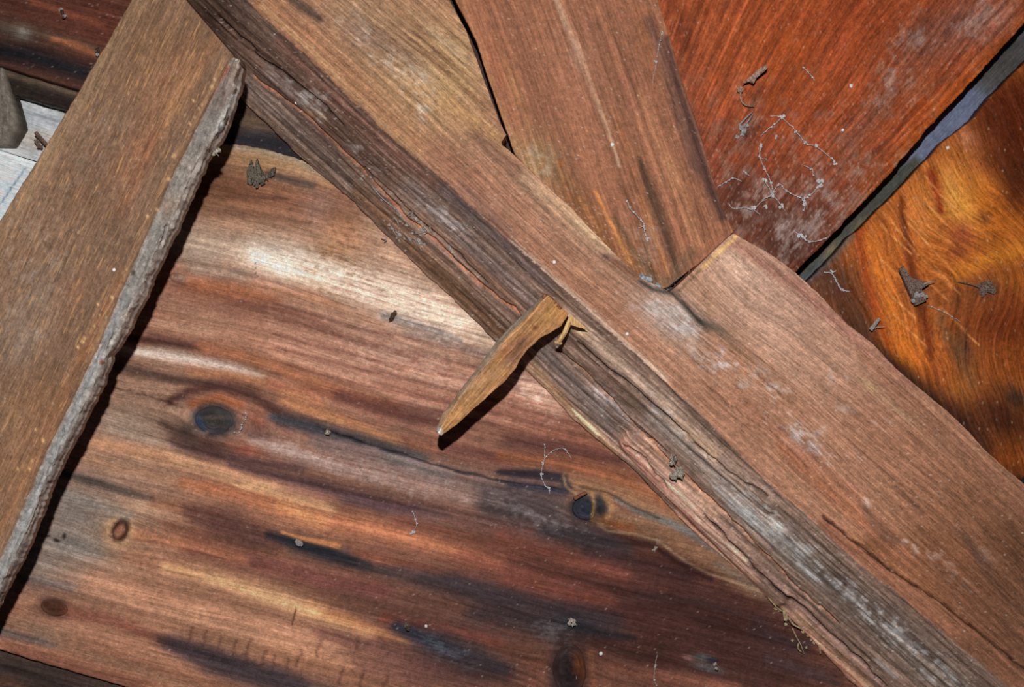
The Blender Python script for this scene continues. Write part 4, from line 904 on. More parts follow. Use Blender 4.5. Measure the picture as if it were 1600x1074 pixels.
bark_in = [(p[0] + 1.5, p[1] + .5) for p in raf_r[:11]] + [(352, 106), (362, 92), (368, 88)]
bark_mid = [(-102, 1125), (-6, 922), (18, 868), (44, 806), (88, 702), (126, 628), (168, 540), (200, 464), (240, 380), (284, 276), (338, 168), (366, 108), (372, 94), (371, 88)]
bark_out = [(-90, 1130), (0, 932), (25, 886), (52, 826), (82, 746), (116, 682), (140, 634), (158, 598), (172, 556), (194, 524), (208, 494), (228, 454), (252, 396), (272, 360), (310, 272), (330, 236), (346, 212), (374, 132), (379, 104), (374, 90)]
def paint_bark(P):
    s, b = P.s, P.b
    s([(-10, 920), (60, 770), (130, 610), (200, 460)], [7, 8, 8, 8], (142, 142, 144), .6, k=.2); s([(200, 460), (260, 330), (300, 250)], [8, 9, 8], (142, 134, 126), .7, k=.3); b(345, 150, 16, 30, 25, (112, 92, 82), .8); b(362, 110, 14, 22, 10, (120, 98, 84), .8)
    b(265, 320, 10, 20, 25, (150, 112, 84), .6); b(200, 500, 8, 16, 20, (124, 104, 94), .6); b(290, 260, 12, 20, 30, (154, 138, 118), .6); b(208, 426, 4, 5, 0, (74, 66, 62), .8, 3, 0); b(160, 567, 4, 3, 0, (112, 50, 34), .9, 3, 0)
    s([(370, 135), (352, 175), (338, 205)], [3, 5, 3], (206, 220, 222), .6, k=.5); s([(270, 268), (325, 160), (355, 104)], 2.5, (150, 66, 46), .85, k=.1); s([(150, 545), (112, 624), (75, 700)], 1.8, (186, 124, 84), .7, k=.1)
    b(322, 232, 14, 12, 0, (104, 92, 84), .7)
    n = fbm(P.X / 5.0, P.Y / 6.0, 81, 3); P.C *= (0.86 + .36 * n)[..., None]
    P.disp += .0022 * sn(P.X / 16.0, P.Y / 20.0, 83, 3) + .0008 * sn(P.X / 5.0, P.Y / 5.0, 84, 2)
    c = P.crack
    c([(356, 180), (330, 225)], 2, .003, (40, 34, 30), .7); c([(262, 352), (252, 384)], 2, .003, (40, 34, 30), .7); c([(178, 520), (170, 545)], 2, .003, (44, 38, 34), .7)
bark = timber('bark_edge', M_bark, [bark_in, mixrail(bark_in, bark_out, .22, gR), mixrail(bark_in, bark_out, .45, gR), mixrail(bark_in, bark_out, .68, gR), mixrail(bark_in, bark_out, .86, gR), bark_out], [0.207, 0.209, 0.207, 0.201, 0.190, 0.172], gR, paint_bark, t0=-1000, t1=72, step=2.0, base=(132, 124, 116), back=[0.158, 0.156], seed=63, rough_edge=[0, 0, 0, .6, 1.4, 2.6], relief=.001)
adopt(bark, raf); bark['label'] = 'rough grey bark along the edge'
# ---------------------------------------------------------------- small things
def beam_off(px, py):
    gl = math.hypot(*gBm); g = (gBm[0] / gl, gBm[1] / gl); n = (-g[1], g[0])
    t = px * g[0] + py * g[1]; v = px * n[0] + py * n[1]
    tl, vl = rail_tv(L_r, gBm)
    va = np.interp(t, _tA, _vA); vL = np.interp(t, tl, vl)
    if v > va: return 0.108 + (0.006 - 0.108) * min(1, (v - va) / (vL - va))
    return 0.108 - 0.023 * (va - v) / 280.0

PX = D / F
def recentre(o, loc):
    loc = np.asarray(loc, float)
    co = np.empty(len(o.data.vertices) * 3, np.float32); o.data.vertices.foreach_get('co', co)
    co = co.reshape(-1, 3) - loc.astype(np.float32)
    o.data.vertices.foreach_set('co', co.ravel()); o.data.update()
    o.location = tuple(loc)
    return o

ICO_V = None
def ico():
    global ICO_V
    if ICO_V is None:
        import bmesh
        bm_ = bmesh.new(); bmesh.ops.create_icosphere(bm_, subdivisions=2, radius=1.0)
        ICO_V = (np.array([v.co[:] for v in bm_.verts]), [[v.index for v in f.verts] for f in bm_.faces]); bm_.free()
    return ICO_V

class Soup:
    def __init__(self, seed=0): self.v = []; self.f = []; self.n = 0; self.rs = np.random.RandomState(seed)
    def lump(self, c, r, sq=(1, 1, 1), rough=.35):
        V, Fc = ico()
        k = self.rs.randint(0, 1000)
        d = 1 + rough * (sn(V[:, 0] * 1.7 + V[:, 2] * .9 + k, V[:, 1] * 1.7 + V[:, 2] * .7, k, 3)) * 1.6
        P = V * d[:, None] * r * np.array(sq) + np.asarray(c)
        self.v.append(P); self.f += [[i + self.n for i in q] for q in Fc]; self.n += len(P)
    def tube(self, pts, r, sides=5, r1=None):
        pts = np.asarray(pts, float); m = len(pts)
        rr = np.linspace(r, r if r1 is None else r1, m)
        T = np.gradient(pts, axis=0); T /= np.linalg.norm(T, axis=1, keepdims=True) + 1e-12
        ref = np.array([0.21, 0.9, 0.37])
        A = np.cross(T, ref); A /= np.linalg.norm(A, axis=1, keepdims=True) + 1e-12
        B = np.cross(T, A)
        for i in range(m):
            a = np.arange(sides) * 2 * math.pi / sides
            self.v.append(pts[i] + rr[i] * (np.cos(a)[:, None] * A[i] + np.sin(a)[:, None] * B[i]))
        for i in range(m - 1):
            for j in range(sides):
                a = self.n + i * sides + j; b = self.n + i * sides + (j + 1) % sides
                self.f.append([a, b, b + sides, a + sides])
        self.f.append([self.n + j for j in range(sides)][::-1]); self.f.append([self.n + (m - 1) * sides + j for j in range(sides)])
        self.n += m * sides
    def slab(self, pts2, off, thick, tilt=None):
        """a flat broken piece with a polygonal outline in frame pixels, thickness towards the wall"""
        k = len(pts2)
        o = np.full(k, off) if tilt is None else off + np.array(tilt)
        top = unproj([p[0] for p in pts2], [p[1] for p in pts2], o)
        bot = top.copy(); bot[:, 1] += thick
        c = top.mean(0); c[1] -= thick * .35
        self.v.append(np.concatenate([top, bot, c[None]])); n = self.n
        for i in range(k):
            j = (i + 1) % k
            self.f.append([n + i, n + k + i, n + k + j, n + j]); self.f.append([n + i, n + j, n + 2 * k])
        self.f.append([n + k + i for i in range(k)][::-1])
        self.n += 2 * k + 1
    def build(self, name, mat, smooth=True):
        import bmesh
        V = np.concatenate(self.v)
        o = make_mesh(name, V, self.f, mat, smooth=smooth)
        bm_ = bmesh.new(); bm_.from_mesh(o.data); bmesh.ops.recalc_face_normals(bm_, faces=bm_.faces); bm_.to_mesh(o.data); bm_.free()
        return recentre(o, V.mean(0))

def curve(pts, off, n=5, lift=0.0):
    """smooth thread through frame pixels, resting off the surface"""
    pts = np.asarray(pts, float); m = len(pts)
    out = []
    for i in range(m - 1):
        p0 = pts[max(i - 1, 0)]; p1 = pts[i]; p2 = pts[i + 1]; p3 = pts[min(i + 2, m - 1)]
        for t in np.linspace(0, 1, n, endpoint=False):
            out.append(.5 * ((2 * p1) + (-p0 + p2) * t + (2 * p0 - 5 * p1 + 4 * p2 - p3) * t * t + (-p0 + 3 * p1 - 3 * p2 + p3) * t ** 3))
    out.append(pts[-1]); out = np.array(out)
    f = np.linspace(0, 1, len(out))
    o = (off(out) if callable(off) else np.full(len(out), off)) + lift * np.sin(math.pi * f)
    return unproj(out[:, 0], out[:, 1], o)

M_dust = plain_mat('grey_dust_fluff', (120, 114, 112), (176, 172, 170), 900, .95, .05)
M_web = plain_mat('dusty_cobweb', (156, 152, 152), (212, 210, 212), 700, .9, .05)
M_rust = plain_mat('rusted_iron', (52, 42, 38), (110, 84, 66), 900, .85, .2, .8)
M_crust = plain_mat('pale_crust', (104, 94, 84), (190, 180, 164), 800, .95, .05, .8)
M_char = plain_mat('charred_splinter', (50, 44, 40), (132, 122, 108), 800, .9, .1, .8)
M_chip = plain_mat('brown_chip', (96, 58, 42), (146, 96, 70), 500, .8, .1)
M_sliver = plain_mat('grey_sliver', (112, 86, 74), (176, 146, 128), 400, .85, .1)
M_tan = plain_mat('fresh_tan_wood', (176, 132, 84), (214, 178, 126), 350, .7, .15, .4, stretch=(1, 1, .3))
M_stone = plain_mat('grey_mortar', (92, 98, 104), (170, 176, 178), 260, .95, .05, .8)
M_fibre = plain_mat('torn_fibre', (120, 100, 76), (188, 168, 132), 400, .9, .05)
M_speck = plain_mat('pale_speck', (214, 210, 206), (236, 234, 230), 600, .8, .1)
M_twig = plain_mat('dark_twig', (72, 54, 46), (138, 118, 106), 700, .9, .1)

# ---- the peg
def paint_peg(P):
    s, b = P.s, P.b
    s([(846, 462), (800, 508), (752, 568), (712, 620), (683, 670)], [7, 10, 11, 10, 6], (120, 114, 104), .97, 5, .03)
    s([(862, 478), (820, 520), (770, 580), (700, 662)], [14, 15, 16, 12], (172, 122, 76), .8, 3, .2); b(862, 490, 20, 16, -45, (178, 128, 72), .8); b(880, 488, 10, 12, -45, (186, 124, 66), .8)
    b(812, 540, 22, 10, -55, (118, 80, 64), .8, 2, .5); b(800, 560, 12, 8, -50, (116, 82, 66), .7, 2, .5); b(836, 512, 5, 4, 0, (120, 72, 44), .8, 2, .3); b(790, 548, 12, 20, 40, (170, 108, 70), .6)
    b(750, 600, 26, 14, -50, (176, 128, 88), .7); b(715, 645, 22, 12, -45, (184, 130, 80), .8); b(686, 676, 6, 7, 0, (196, 192, 188), .95, 3, .1)
    P.bands(60, 4, .12, 1); P.bands(30, 2.0, .13, 2)
    P.disp += .0012 * sn(P.X / 16.0, P.Y / 16.0, 91, 2)
peg_l = [(858, 450), (847.6, 462), (821.6, 487), (800.7, 508), (774.7, 536), (751, 568), (730, 596), (712, 620), (691, 648), (682, 668), (682, 678)]
peg_m = [(866, 452), (853, 466), (828, 496), (807, 518), (783, 539), (759, 570), (739, 594), (719, 621), (703, 647), (689, 670), (684, 679)]
peg_r = [(904, 474), (889, 490), (877, 509), (858, 521), (842, 530), (827, 544), (814, 560), (806, 575), (790, 594), (759, 622), (738, 641), (712, 665), (690, 681), (687, 682)]
peg = timber('wooden_peg', M_peg, [peg_l, peg_m, peg_r], [[(-240, .098), (40, .104)], [(-240, .128), (40, .120)], [(-240, .118), (40, .116)]], (-0.67, 0.742), paint_peg, t0=-231, t1=43.5, step=1.6,
             base=(172, 120, 76), sat=.95, back=[.082, .084], seed=71, rough_edge=[.3, .5, .7], relief=.0006, relief_scale=(40, 9))
tag(peg, 'whittled wooden peg sticking out of the beam with a pointed tip', 'peg')

S = Soup(5); S.tube(curve([(894, 494), (888, 506), (882, 520), (873, 534)], .112, 4), 4.2 * PX, 5, 3.2 * PX); S.lump(unproj(872, 535, .108), 4 * PX, (1.4, 1, .8))
o = S.build('splinter', M_tan, False); o.location = tuple(np.array(o.location) - np.array(beam.location)); o.parent = beam; o['label'] = 'loose pale splinter beside the peg'
S = Soup(6); S.slab([(890, 493), (897, 496), (918, 514), (905, 512), (893, 508)], .116, .004)
o = S.build('splinter', M_tan, False); o.location = tuple(np.array(o.location) - np.array(beam.location)); o.parent = beam; o['label'] = 'fresh pale torn wood above the peg'
S = Soup(7)
for x, y, r in [(853, 463, 4), (859, 468, 4.5), (865, 473, 4), (871, 478, 3.5), (875, 481, 2.5)]: S.lump(unproj(x, y, .122), r * PX, (1.2, .8, .8), .5)
tag(S.build('rot_crumb', M_chip), 'dark rotten crumbs lying along the top of the peg', 'crumb')

# ---- knots of the wide board: slightly domed ends of branches set into the plank
def knot(x, y, rx, ry, ang, dome, seed, pf, parent, off=0.0, label=None, mat=None):
    nr, na = 16, 44
    R_, A_ = np.meshgrid(np.linspace(0.02, 1, nr), np.linspace(0, 2 * math.pi, na, endpoint=False), indexing='ij')
    wob = 1 + .07 * sn(np.cos(A_) * 1.5 + 5, np.sin(A_) * 1.5 + 3, seed, 2)
    c, s_ = math.cos(math.radians(ang)), math.sin(math.radians(ang))
    ex = R_ * wob * rx * np.cos(A_); ey = R_ * wob * ry * np.sin(A_)
    X = x + ex * c - ey * s_; Y = y + ex * s_ + ey * c
    GU = A_ * 30 + 40; GV = R_ * rx * 2.2
    P = Paint(X, Y, (60, 50, 46), X, Y, seed, 2, 1).setg((1, 0)); pf(P)
    P.C *= (1 + .22 * sn(GV / 5.0, A_ * 1.2, seed + 3, 2))[..., None]
    h = dome * (1 - R_ ** 2) - np.where(R_ > .96, .004, 0) + .0007 + .0006 * sn(X / 5.0, Y / 5.0, seed + 4, 2)
    G = unproj(X, Y, off + h)
    alb = np.clip((s2l(P.C) - .006) / .9, .004, .8)
    idx = np.arange(nr * na).reshape(nr, na)
    a = idx[:-1]; b = idx[1:]
    Fq = np.stack([a, np.roll(a, -1, 1), np.roll(b, -1, 1), b], -1).reshape(-1, 4)
    o = make_mesh('knot', G.reshape(-1, 3), Fq, mat or M_wall, None, alb, np.stack([GU, GV], -1))
    add_tris(o.data, [[idx[0][(j + 1) % na], idx[0][j], idx[0][0]] for j in range(1, na - 1)])
    o.parent = parent
    if label: o['label'] = label
    return o
knot(335, 657, 32, 23, 10, .002, 3, paint_main, main, 0, 'round blue-black knot')
knot(188, 829, 11, 17, 25, .001, 4, paint_main, main, 0, 'small ringed knot with pale halo')
knot(914, 794, 20, 19, 20, .002, 5, paint_main, main, .004, 'blue-black knot beside the beam')
knot(85, 950, 23, 14, 14, .001, 6, paint_main, main, 0, 'flat brown knot at the lower left')
knot(890, 1048, 27, 44, 0, .001, 7, paint_main, main, 0, 'large dark oval knot at the bottom edge')
knot(278, 435, 14, 8, 12, .002, 8, paint_main, main, 0, 'pinkish grey knot scar near the bark')

# ---- nail points coming through the boards
def nail(x, y, dx, dy, length, r, label, off=0.0, crust=3, mat=M_rust, cmat=M_crust, seed=1, cr=1.0, out=.012):
    root = empty('nail', tuple(unproj(x, y, off)))
    S = Soup(seed)
    p0 = unproj(x, y, off - .004); p1 = unproj(x + dx * .5, y + dy * .5, off + out * .6); p2 = unproj(x + dx, y + dy, off + out)
    S.tube([p0, p1, p2], r * PX, 4, r * .55 * PX)
    o = S.build('shank', mat, False); o.location = tuple(np.array(o.location) - np.array(root.location)); o.parent = root
    if crust:
        S = Soup(seed + 50); rs = S.rs
        for i in range(crust):
            f = rs.rand()
            S.lump(unproj(x + dx * f + rs.uniform(-2, 2) * cr, y + dy * f + rs.uniform(-2, 2) * cr, off + out * f + .001), rs.uniform(2.2, 3.8) * PX * cr, (1.1, .8, 1), .5)
        o = S.build('crust', cmat, False); o.location = tuple(np.array(o.location) - np.array(root.location)); o.parent = root
    tag(root, label, 'nail', 'nail points through the boards')
    return root
nail(609, 504, 9, -18, 0, 4.0, 'upright rusty nail point below the pale bleached streak', crust=3, cmat=M_rust, seed=1, cr=.8)
nail(510, 672, 4, 6, 0, 3.5, 'crusted nail point on the blue-black streak right of the round knot', crust=4, seed=2)
nail(466, 846, 0, 4, 0, 4, 'nail point with grey crust and dangling fibre on the black stain', crust=5, seed=3, cmat=M_dust, cr=1.2)
nail(636, 978, 2, 6, 0, 5, 'blackened nail point in a dark hole near the bottom centre', crust=3, seed=4, cmat=M_char, cr=1.3)
nail(888, 970, 6, 4, 0, 4, 'nail point with a tan crust above the bottom oval knot', crust=5, seed=5, cr=1.3)
nail(1118, 1038, 2, 6, 0, 3, 'nail point in the grey resin pocket at the bottom right', crust=3, seed=6, cr=1.0)
nail(96, 14, 3, 14, 0, 3.5, 'grey nail point on the dark upper left board, nearest the corner', off=-.004, crust=2, seed=7, cmat=M_dust)
nail(153, 76, -2, 10, 0, 4, 'grey nail point on the dark upper left board beside the rafter', off=-.004, crust=3, seed=8, cmat=M_dust)

# ---- splintered black tuft under the upper board
S = Soup(11)
for pg, o_ in (([(386, 287), (385, 268), (392, 249), (396, 262), (397, 284), (392, 289)], .012), ([(396, 289), (396, 266), (401, 247), (406, 262), (408, 276), (401, 292)], .016), ([(404, 284), (406, 260), (411, 272), (413, 286), (408, 290)], .010),
               ([(418, 276), (424, 263), (430, 261), (429, 268), (423, 277)], .010)):
    S.slab(pg, o_, .005, [-.004, 0, .004, .004, 0, -.004][:len(pg)])
for x, y, r in [(391, 272, 4), (398, 270, 4), (403, 280, 4.5), (411, 279, 3.5), (416, 277, 3), (396, 282, 4), (401, 289, 3), (426, 271, 2.5)]: S.lump(unproj(x, y, .013), r * PX, (1, .8, 1.2), .7)
tag(S.build('splinter_tuft', M_char, False), 'jagged blackened tuft of torn splinters beside the rafter bark', 'splinters')

# ---- dust, crumbs and lumps
def clump(name, lumps, label, cat, mat, off, seed, fib=(), sq=(1, .8, 1), rough=.5, fr=1.0, group=None):
    S = Soup(seed)
    for x, y, r in lumps:
        o = off(x, y) if callable(off) else off
        S.lump(unproj(x, y, o + r * PX * .5), r * PX, sq, rough)
    for pts in fib:
        of = (lambda q: np.array([off(a, b) for a, b in q]) + .002) if callable(off) else off + .002
        S.tube(curve(pts, of, 4, .004), fr * PX, 4, fr * .6 * PX)
    return tag(S.build(name, mat, False), label, cat, group)
z = lambda u, v: (560 + u / 7.16, 270 + v / 7.16)
rs = random.Random(3)
lum = [z(*q) + (r,) for q, r in [((350, 580), 3), ((385, 620), 3.2), ((430, 660), 3), ((470, 690), 3.2), ((520, 730), 3), ((580, 742), 3.2), ((670, 755), 3), ((700, 785), 3), ((740, 802), 2.6), ((480, 480), 2.4), ((470, 540), 2.2), ((545, 585), 2.4), ((600, 680), 2), ((370, 370), 2.2), ((260, 300), 2), ((290, 530), 2), ((640, 510), 2.2), ((700, 555), 2.2), ((710, 640), 2.4), ((1020, 840), 3), ((140, 50), 2.6), ((40, 70), 2.4), ((460, 760), 2), ((430, 730), 1.6), ((530, 870), 1.8)]]
fib = [[z(rs.uniform(250, 800), rs.uniform(420, 800)) for _ in range(1)] for _ in range(14)]
fib = [[a[0], (a[0][0] + rs.uniform(-8, 8), a[0][1] + rs.uniform(-4, 8)), (a[0][0] + rs.uniform(-12, 14), a[0][1] + rs.uniform(2, 14))] for a in fib]
fib += [[z(150, 150), z(260, 280), z(380, 380), z(470, 470)], [z(1060, 900), z(1100, 970)], [z(400, 500), z(440, 560), z(450, 620)], [z(690, 840), z(700, 870), z(680, 880)]]
clump('dust_clump', lum, 'stringy grey dust caught in the orange split of the beam', 'dust', M_dust, lambda a, b: beam_off(a, b), 21, fib, fr=.9)
clump('debris_lump', [(1058, 741, 8), (1053, 744, 6), (1063, 743, 6), (1060, 735, 5), (1050, 724, 4), (1054, 717, 3.5), (1049, 715, 3)], 'grey crumbly lump standing on the splintered lower face of the beam', 'debris', M_crust, lambda a, b: beam_off(a, b) + .016, 22,
      [[(1058, 735), (1052, 722), (1049, 710)], [(1054, 722), (1045, 716)], [(1052, 716), (1056, 708)]], rough=.6)
clump('bark_tuft', [(333, 232, 4), (337, 236, 4), (341, 235, 3), (330, 238, 3.5), (334, 241, 2.6)], 'pale shaggy tuft hanging off the bark edge', 'tuft', M_crust, .160, 23, [[(328, 226), (334, 236), (342, 244)], [(340, 232), (345, 238)]])
clump('mortar_lump', [(1009, 438, 10), (1004, 434, 6), (1013, 445, 6)], 'larger grey mortar lump in the joint of beam and brace', 'lump', M_stone, .088, 24, sq=(1, .6, .9), rough=.3, group='mortar lumps in the beam joint')
clump('mortar_lump', [(1026, 449, 8), (1021, 451, 5)], 'smaller grey mortar lump nearest the notch corner', 'lump', M_stone, .088, 25, sq=(1, .6, .8), rough=.3, group='mortar lumps in the beam joint')
clump('joint_crumbs', [(1044, 455, 3.5), (1050, 452, 3), (1056, 447, 3.2), (1062, 443, 3), (1067, 439, 3.2), (1073, 432, 3), (1078, 426, 2.6), (1038, 456, 3)], 'row of dark crumbs in the slit at the beam shoulder', 'crumbs', M_char, .068, 26)
clump('crust_clump', [(1025, 855, 4.5), (1028, 851, 3), (1022, 859, 3)], 'pale tan crumb on the dark red board left of the beam', 'crumb', M_crust, .0, 27, [[(1026, 852), (1028, 845), (1026, 840)]])
S = Soup(28); S.slab([(896, 778), (915, 768), (918, 771), (899, 782)], .014, .003, [0, .004, .004, 0]); tag(S.build('wood_chip', M_chip, False), 'small reddish stick of wood over the blue-black knot', 'wood chip')
S = Soup(29); S.slab([(1159, 131), (1172, 120), (1190, 104), (1200, 101), (1197, 109), (1182, 122), (1178, 130), (1172, 127)], .052, .004, [0, .004, .008, .008, .008, .004, .002, .002]); S.lump(unproj(1156, 140, .044), 4 * PX, (1, .8, 1.2), .5)
S.tube(curve([(1157, 142), (1158, 155), (1164, 164), (1178, 166)], .040, 4, .003), 1.6 * PX, 5, .9 * PX)
tag(S.build('bark_sliver', M_sliver, False), 'grey wooden sliver hanging on the orange-red board', 'sliver')
clump('dust_clump', [(1158, 200, 4), (1163, 204, 4.5), (1166, 196, 3.5), (1152, 214, 3), (1160, 210, 3)], 'grey dust clump below the sliver on the orange-red board', 'dust', M_dust, .036, 30, [[(1155, 196), (1166, 184), (1176, 175)], [(1160, 200), (1170, 188), (1177, 178)]], fr=1.4)
S = Soup(31); S.slab([(1405, 420), (1412, 416), (1422, 434), (1444, 440), (1452, 444), (1440, 452), (1448, 470), (1430, 478), (1424, 462)], .018, .004, [.004, .004, .002, .0, .0, .0, -.004, -.006, 0])
tag(S.build('bark_flake', M_twig, False), 'dark torn bark flake on the amber board', 'bark flake')
clump('crust_clump', [(1432, 462, 5), (1440, 461, 5), (1427, 470, 3.5), (1446, 464, 3)], 'pale crust under the dark bark flake on the amber board', 'crust', M_dust, .014, 32, [[(1440, 446), (1450, 442), (1460, 440)]], fr=1.4)
clump('debris_lump', [(1540, 450, 8), (1548, 452, 7), (1536, 456, 6), (1545, 444, 5)], 'dark round lump with a dusty thread on the amber board', 'debris', M_twig, .0, 33, [[(1532, 450), (1515, 444), (1496, 441)]], fr=1.6)
S = Soup(34); S.tube(curve([(1360, 516), (1367, 507), (1374, 498)], .012, 4), 3.2 * PX, 5, 2.4 * PX); S.tube(curve([(1360, 515), (1370, 512), (1382, 511)], .010, 3), 1 * PX, 4, .6 * PX); tag(S.build('dusty_twig', M_dust, False), 'short grey dusty twig where amber board meets beam', 'twig')
S = Soup(35); S.tube(curve([(56, 207), (64, 216), (73, 226)], -.03, 4), 3.6 * PX, 5, 3.2 * PX); S.lump(unproj(62, 229, -.034), 4 * PX, (1.2, .8, .8), .6); S.lump(unproj(58, 222, -.034), 4 * PX, (1, .8, 1), .6); tag(S.build('dark_twig', M_twig, False), 'brown twig lying on the bleached sill at the left', 'twig')
S = Soup(36); S.slab([(1222, 950), (1227, 952), (1232, 966), (1229, 972), (1225, 970)], .016, .002); S.tube(curve([(1232, 965), (1238, 975), (1246, 980), (1254, 984)], .014, 4), 2 * PX, 4, 1.2 * PX); S.tube(curve([(1200, 934), (1212, 948), (1222, 956)], .010, 4), 1.4 * PX, 4, 1 * PX)
S.tube(curve([(1238, 982), (1244, 995), (1252, 1010), (1256, 1022)], .006, 4, .004), 1.3 * PX, 4, .7 * PX); S.tube(curve([(1248, 1006), (1247, 1014), (1253, 1020)], .006, 4, .004), 1.5 * PX, 4, 1 * PX); S.tube(curve([(1280, 1008), (1282, 1022)], .010, 3), 1.8 * PX, 4, .8 * PX)
for x, y in [(1212, 952), (1218, 955), (1228, 976), (1255, 988), (1262, 994), (1272, 1005), (1268, 1000), (1238, 1002), (1260, 1012)]: S.lump(unproj(x, y, .004), 2.4 * PX, (1, .8, 1), .6)
tag(S.build('fibre_fringe', M_fibre, False), 'pale torn fibres fringing the lower edge of the beam', 'fibres')

# ---- cobwebs
def web(threads, nodes, label, off, seed, r=.55, cat='cobweb'):
    S = Soup(seed)
    for pts in threads:
        of = (lambda q: np.array([off(a, b) for a, b in q]) + .0025) if callable(off) else off + .0025
        cv = curve(pts, of, 7, .003)
        cv[1:-1] += S.rs.uniform(-1, 1, (len(cv) - 2, 3)) * np.array([.7, .5, .7]) * PX
        S.tube(cv, r * .7 * PX, 4)
        for k in range(len(cv) // 4):
            c_ = cv[S.rs.randint(len(cv))]; S.lump(c_, S.rs.uniform(.6, 1.3) * PX, (1.2, .8, 1), .6)
        for p in pts[1:-1]:
            o = (off(*p) if callable(off) else off) + .003
            if S.rs.rand() < .7: S.lump(unproj(p[0], p[1], o), S.rs.uniform(.9, 1.7) * PX * (r / .55) ** .5, (1.3, .8, 1), .5)
    for x, y, rr in nodes:
        o = (off(x, y) if callable(off) else off) + .003
        for k in range(4): S.lump(unproj(x + S.rs.uniform(-1, 1) * rr, y + S.rs.uniform(-1, 1) * rr, o), rr * .55 * PX, (1, .6, 1), .6)
    return tag(S.build('cobweb', M_web, False), label, cat, 'cobwebs on the boards')
q = lambda *P_: [(1120 + u / 4.13, 80 + v / 4.13) for u, v in P_]
web([q((70, 980), (110, 1015), (180, 1010), (235, 1020), (300, 960), (355, 925), (400, 860), (450, 900), (550, 950), (600, 930), (650, 880), (690, 840)), q((280, 690), (310, 760), (350, 850), (355, 925)), q((290, 610), (275, 680), (320, 700)), q((300, 820), (330, 870), (355, 925)), q((355, 925), (420, 1000), (440, 1030)), q((235, 1020), (280, 1060)), q((550, 950), (570, 990), (560, 1030))],
    [q((355, 920))[0] + (4,), q((660, 850))[0] + (5,), q((575, 980))[0] + (4,), q((290, 610))[0] + (3.5,), q((310, 840))[0] + (3,), q((420, 1000))[0] + (3.5,), q((235, 1015))[0] + (3,), q((310, 1000))[0] + (3,)], 'dense grey cobweb low on the orange-red board above the beam', .034, 41, .75)
web([q((345, 420), (420, 430), (510, 515), (570, 590), (640, 615), (740, 690), (770, 720)), q((420, 430), (350, 490), (280, 550))], [q((420, 425))[0] + (3.5,), q((510, 515))[0] + (2.5,), q((567, 585))[0] + (2.5,), q((645, 615))[0] + (3,), q((760, 720))[0] + (3,), q((380, 555))[0] + (2.5,)], 'diagonal dusty cobweb strand across the orange-red board', .034, 42, .7)
for k, (th, lb) in enumerate([(q((5, 875), (60, 845), (100, 820), (160, 840)), 'cobweb wisp touching the brace edge low on the orange-red board'), (q((170, 770), (190, 790), (215, 805)), 'tiny curled cobweb wisp above the one touching the brace'),
                              (q((560, 740), (610, 760), (625, 800)), 'small cobweb wisp inside the loop of the dense web'), (q((560, 105), (600, 150), (635, 190)), 'thin straight thread right of the hanging grey sliver')]):
    web([th], [], lb, .034, 143 + k, .7)
w = lambda *P_: [(1200 + u / 4, 268 + v / 4) for u, v in P_]
web([w((170, 380), (220, 410), (260, 440), (330, 430), (380, 410))], [w((200, 400))[0] + (4,), w((230, 415))[0] + (3,)], 'matted cobweb at the lower corner of the orange-red board next to the gap', .034, 44, .8)
web([w((350, 630), (400, 640), (430, 690), (460, 740), (510, 750)), w((400, 640), (425, 620))], [w((465, 735))[0] + (2.5,), w((400, 630))[0] + (2.5,)], 'thick dusty strand on the dark corner of the amber board', .0, 45, 1.3)
web([w((1000, 840), (1100, 880), (1200, 940))], [], 'thin cobweb thread below the bark flake on the amber board', .0, 46, .5)
v_ = lambda *P_: [(800 + a / 4, 536 + b / 4) for a, b in P_]
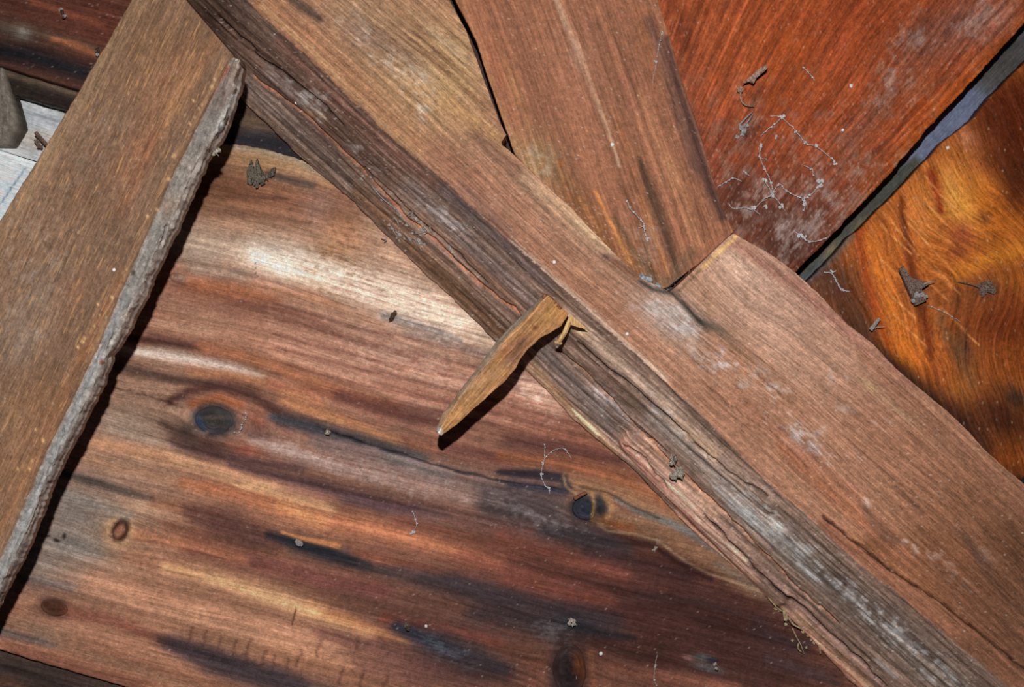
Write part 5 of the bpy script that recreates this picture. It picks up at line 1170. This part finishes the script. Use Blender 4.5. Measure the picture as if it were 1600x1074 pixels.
web([v_((205, 630), (205, 700), (195, 750), (185, 830), (205, 890), (230, 910), (235, 945)), v_((205, 720), (250, 680), (300, 660), (335, 670), (370, 720))], [v_((195, 750))[0] + (1.8,), v_((185, 825))[0] + (2.2,), v_((230, 905))[0] + (2,)], 'looped cobweb hanging left of the knot by the beam', .0, 47, .5)
h_ = lambda *P_: [(800 + a / 4, 268 + b / 4) for a, b in P_]
web([h_((720, 180), (735, 225), (770, 265), (810, 310), (825, 340), (790, 352)), h_((825, 340), (830, 380), (850, 440))], [h_((850, 425))[0] + (2.4,)], 'hooked cobweb strand on the lower part of the brace', .070, 48, .7)
web([[(645, 800), (649, 812), (651, 820), (646, 830)]], [(645, 832, 3.4)], 'tiny cobweb tuft on the red-brown board above the bottom centre', .0, 49, .5)
web([[(1027, 1024), (1024, 1040), (1022, 1062), (1026, 1072)]], [], 'faint cobweb thread at the bottom left of the resin pocket', .0, 50, .45)
web([[(1035, 50), (1030, 70), (1025, 98), (1020, 130)]], [(1025, 97, 2.2)], 'fine cobweb thread near the right edge of the brace', .070, 51, .4)
web([[(382, 640), (384, 652), (378, 664), (374, 676), (366, 676)]], [], 'faint cobweb on the round knot', .001, 52, .4)

# ---- single pale specks big enough to see
def speck(x, y, r, off, label, seed):
    S = Soup(seed); o = off(x, y) if callable(off) else off
    S.lump(unproj(x, y, o + r * PX * .4), r * PX, (1, .8, 1.1), .25)
    tag(S.build('pale_speck', M_speck), label, 'speck', 'pale specks on the timber')
speck(463, 160, 2.6, lambda a, b: beam_off(a, b), 'bright white speck on the dark lower face near the beam top', 61)
speck(957, 226, 3.0, .070, 'white speck at the middle of the brace', 62)
speck(1330, 134, 2.8, .034, 'upper white speck on the orange-red board', 63)
speck(1317, 203, 2.4, .034, 'lower white speck on the orange-red board', 64)
speck(1481, 231, 2.8, .0, 'white speck at the upper edge of the amber board', 65)
speck(666, 979, 2.4, .0, 'white speck right of the blackened nail point', 66)
speck(939, 1022, 2.8, .0, 'cream speck beside the bottom oval knot', 67)
speck(980, 522, 2.6, lambda a, b: beam_off(a, b), 'white speck on the beam face right of the peg', 68)
speck(866, 410, 2.6, lambda a, b: beam_off(a, b), 'white speck on the beam face above the peg', 69)
speck(178, 422, 2.4, .212, 'white speck on the rafter beside the bark', 70)
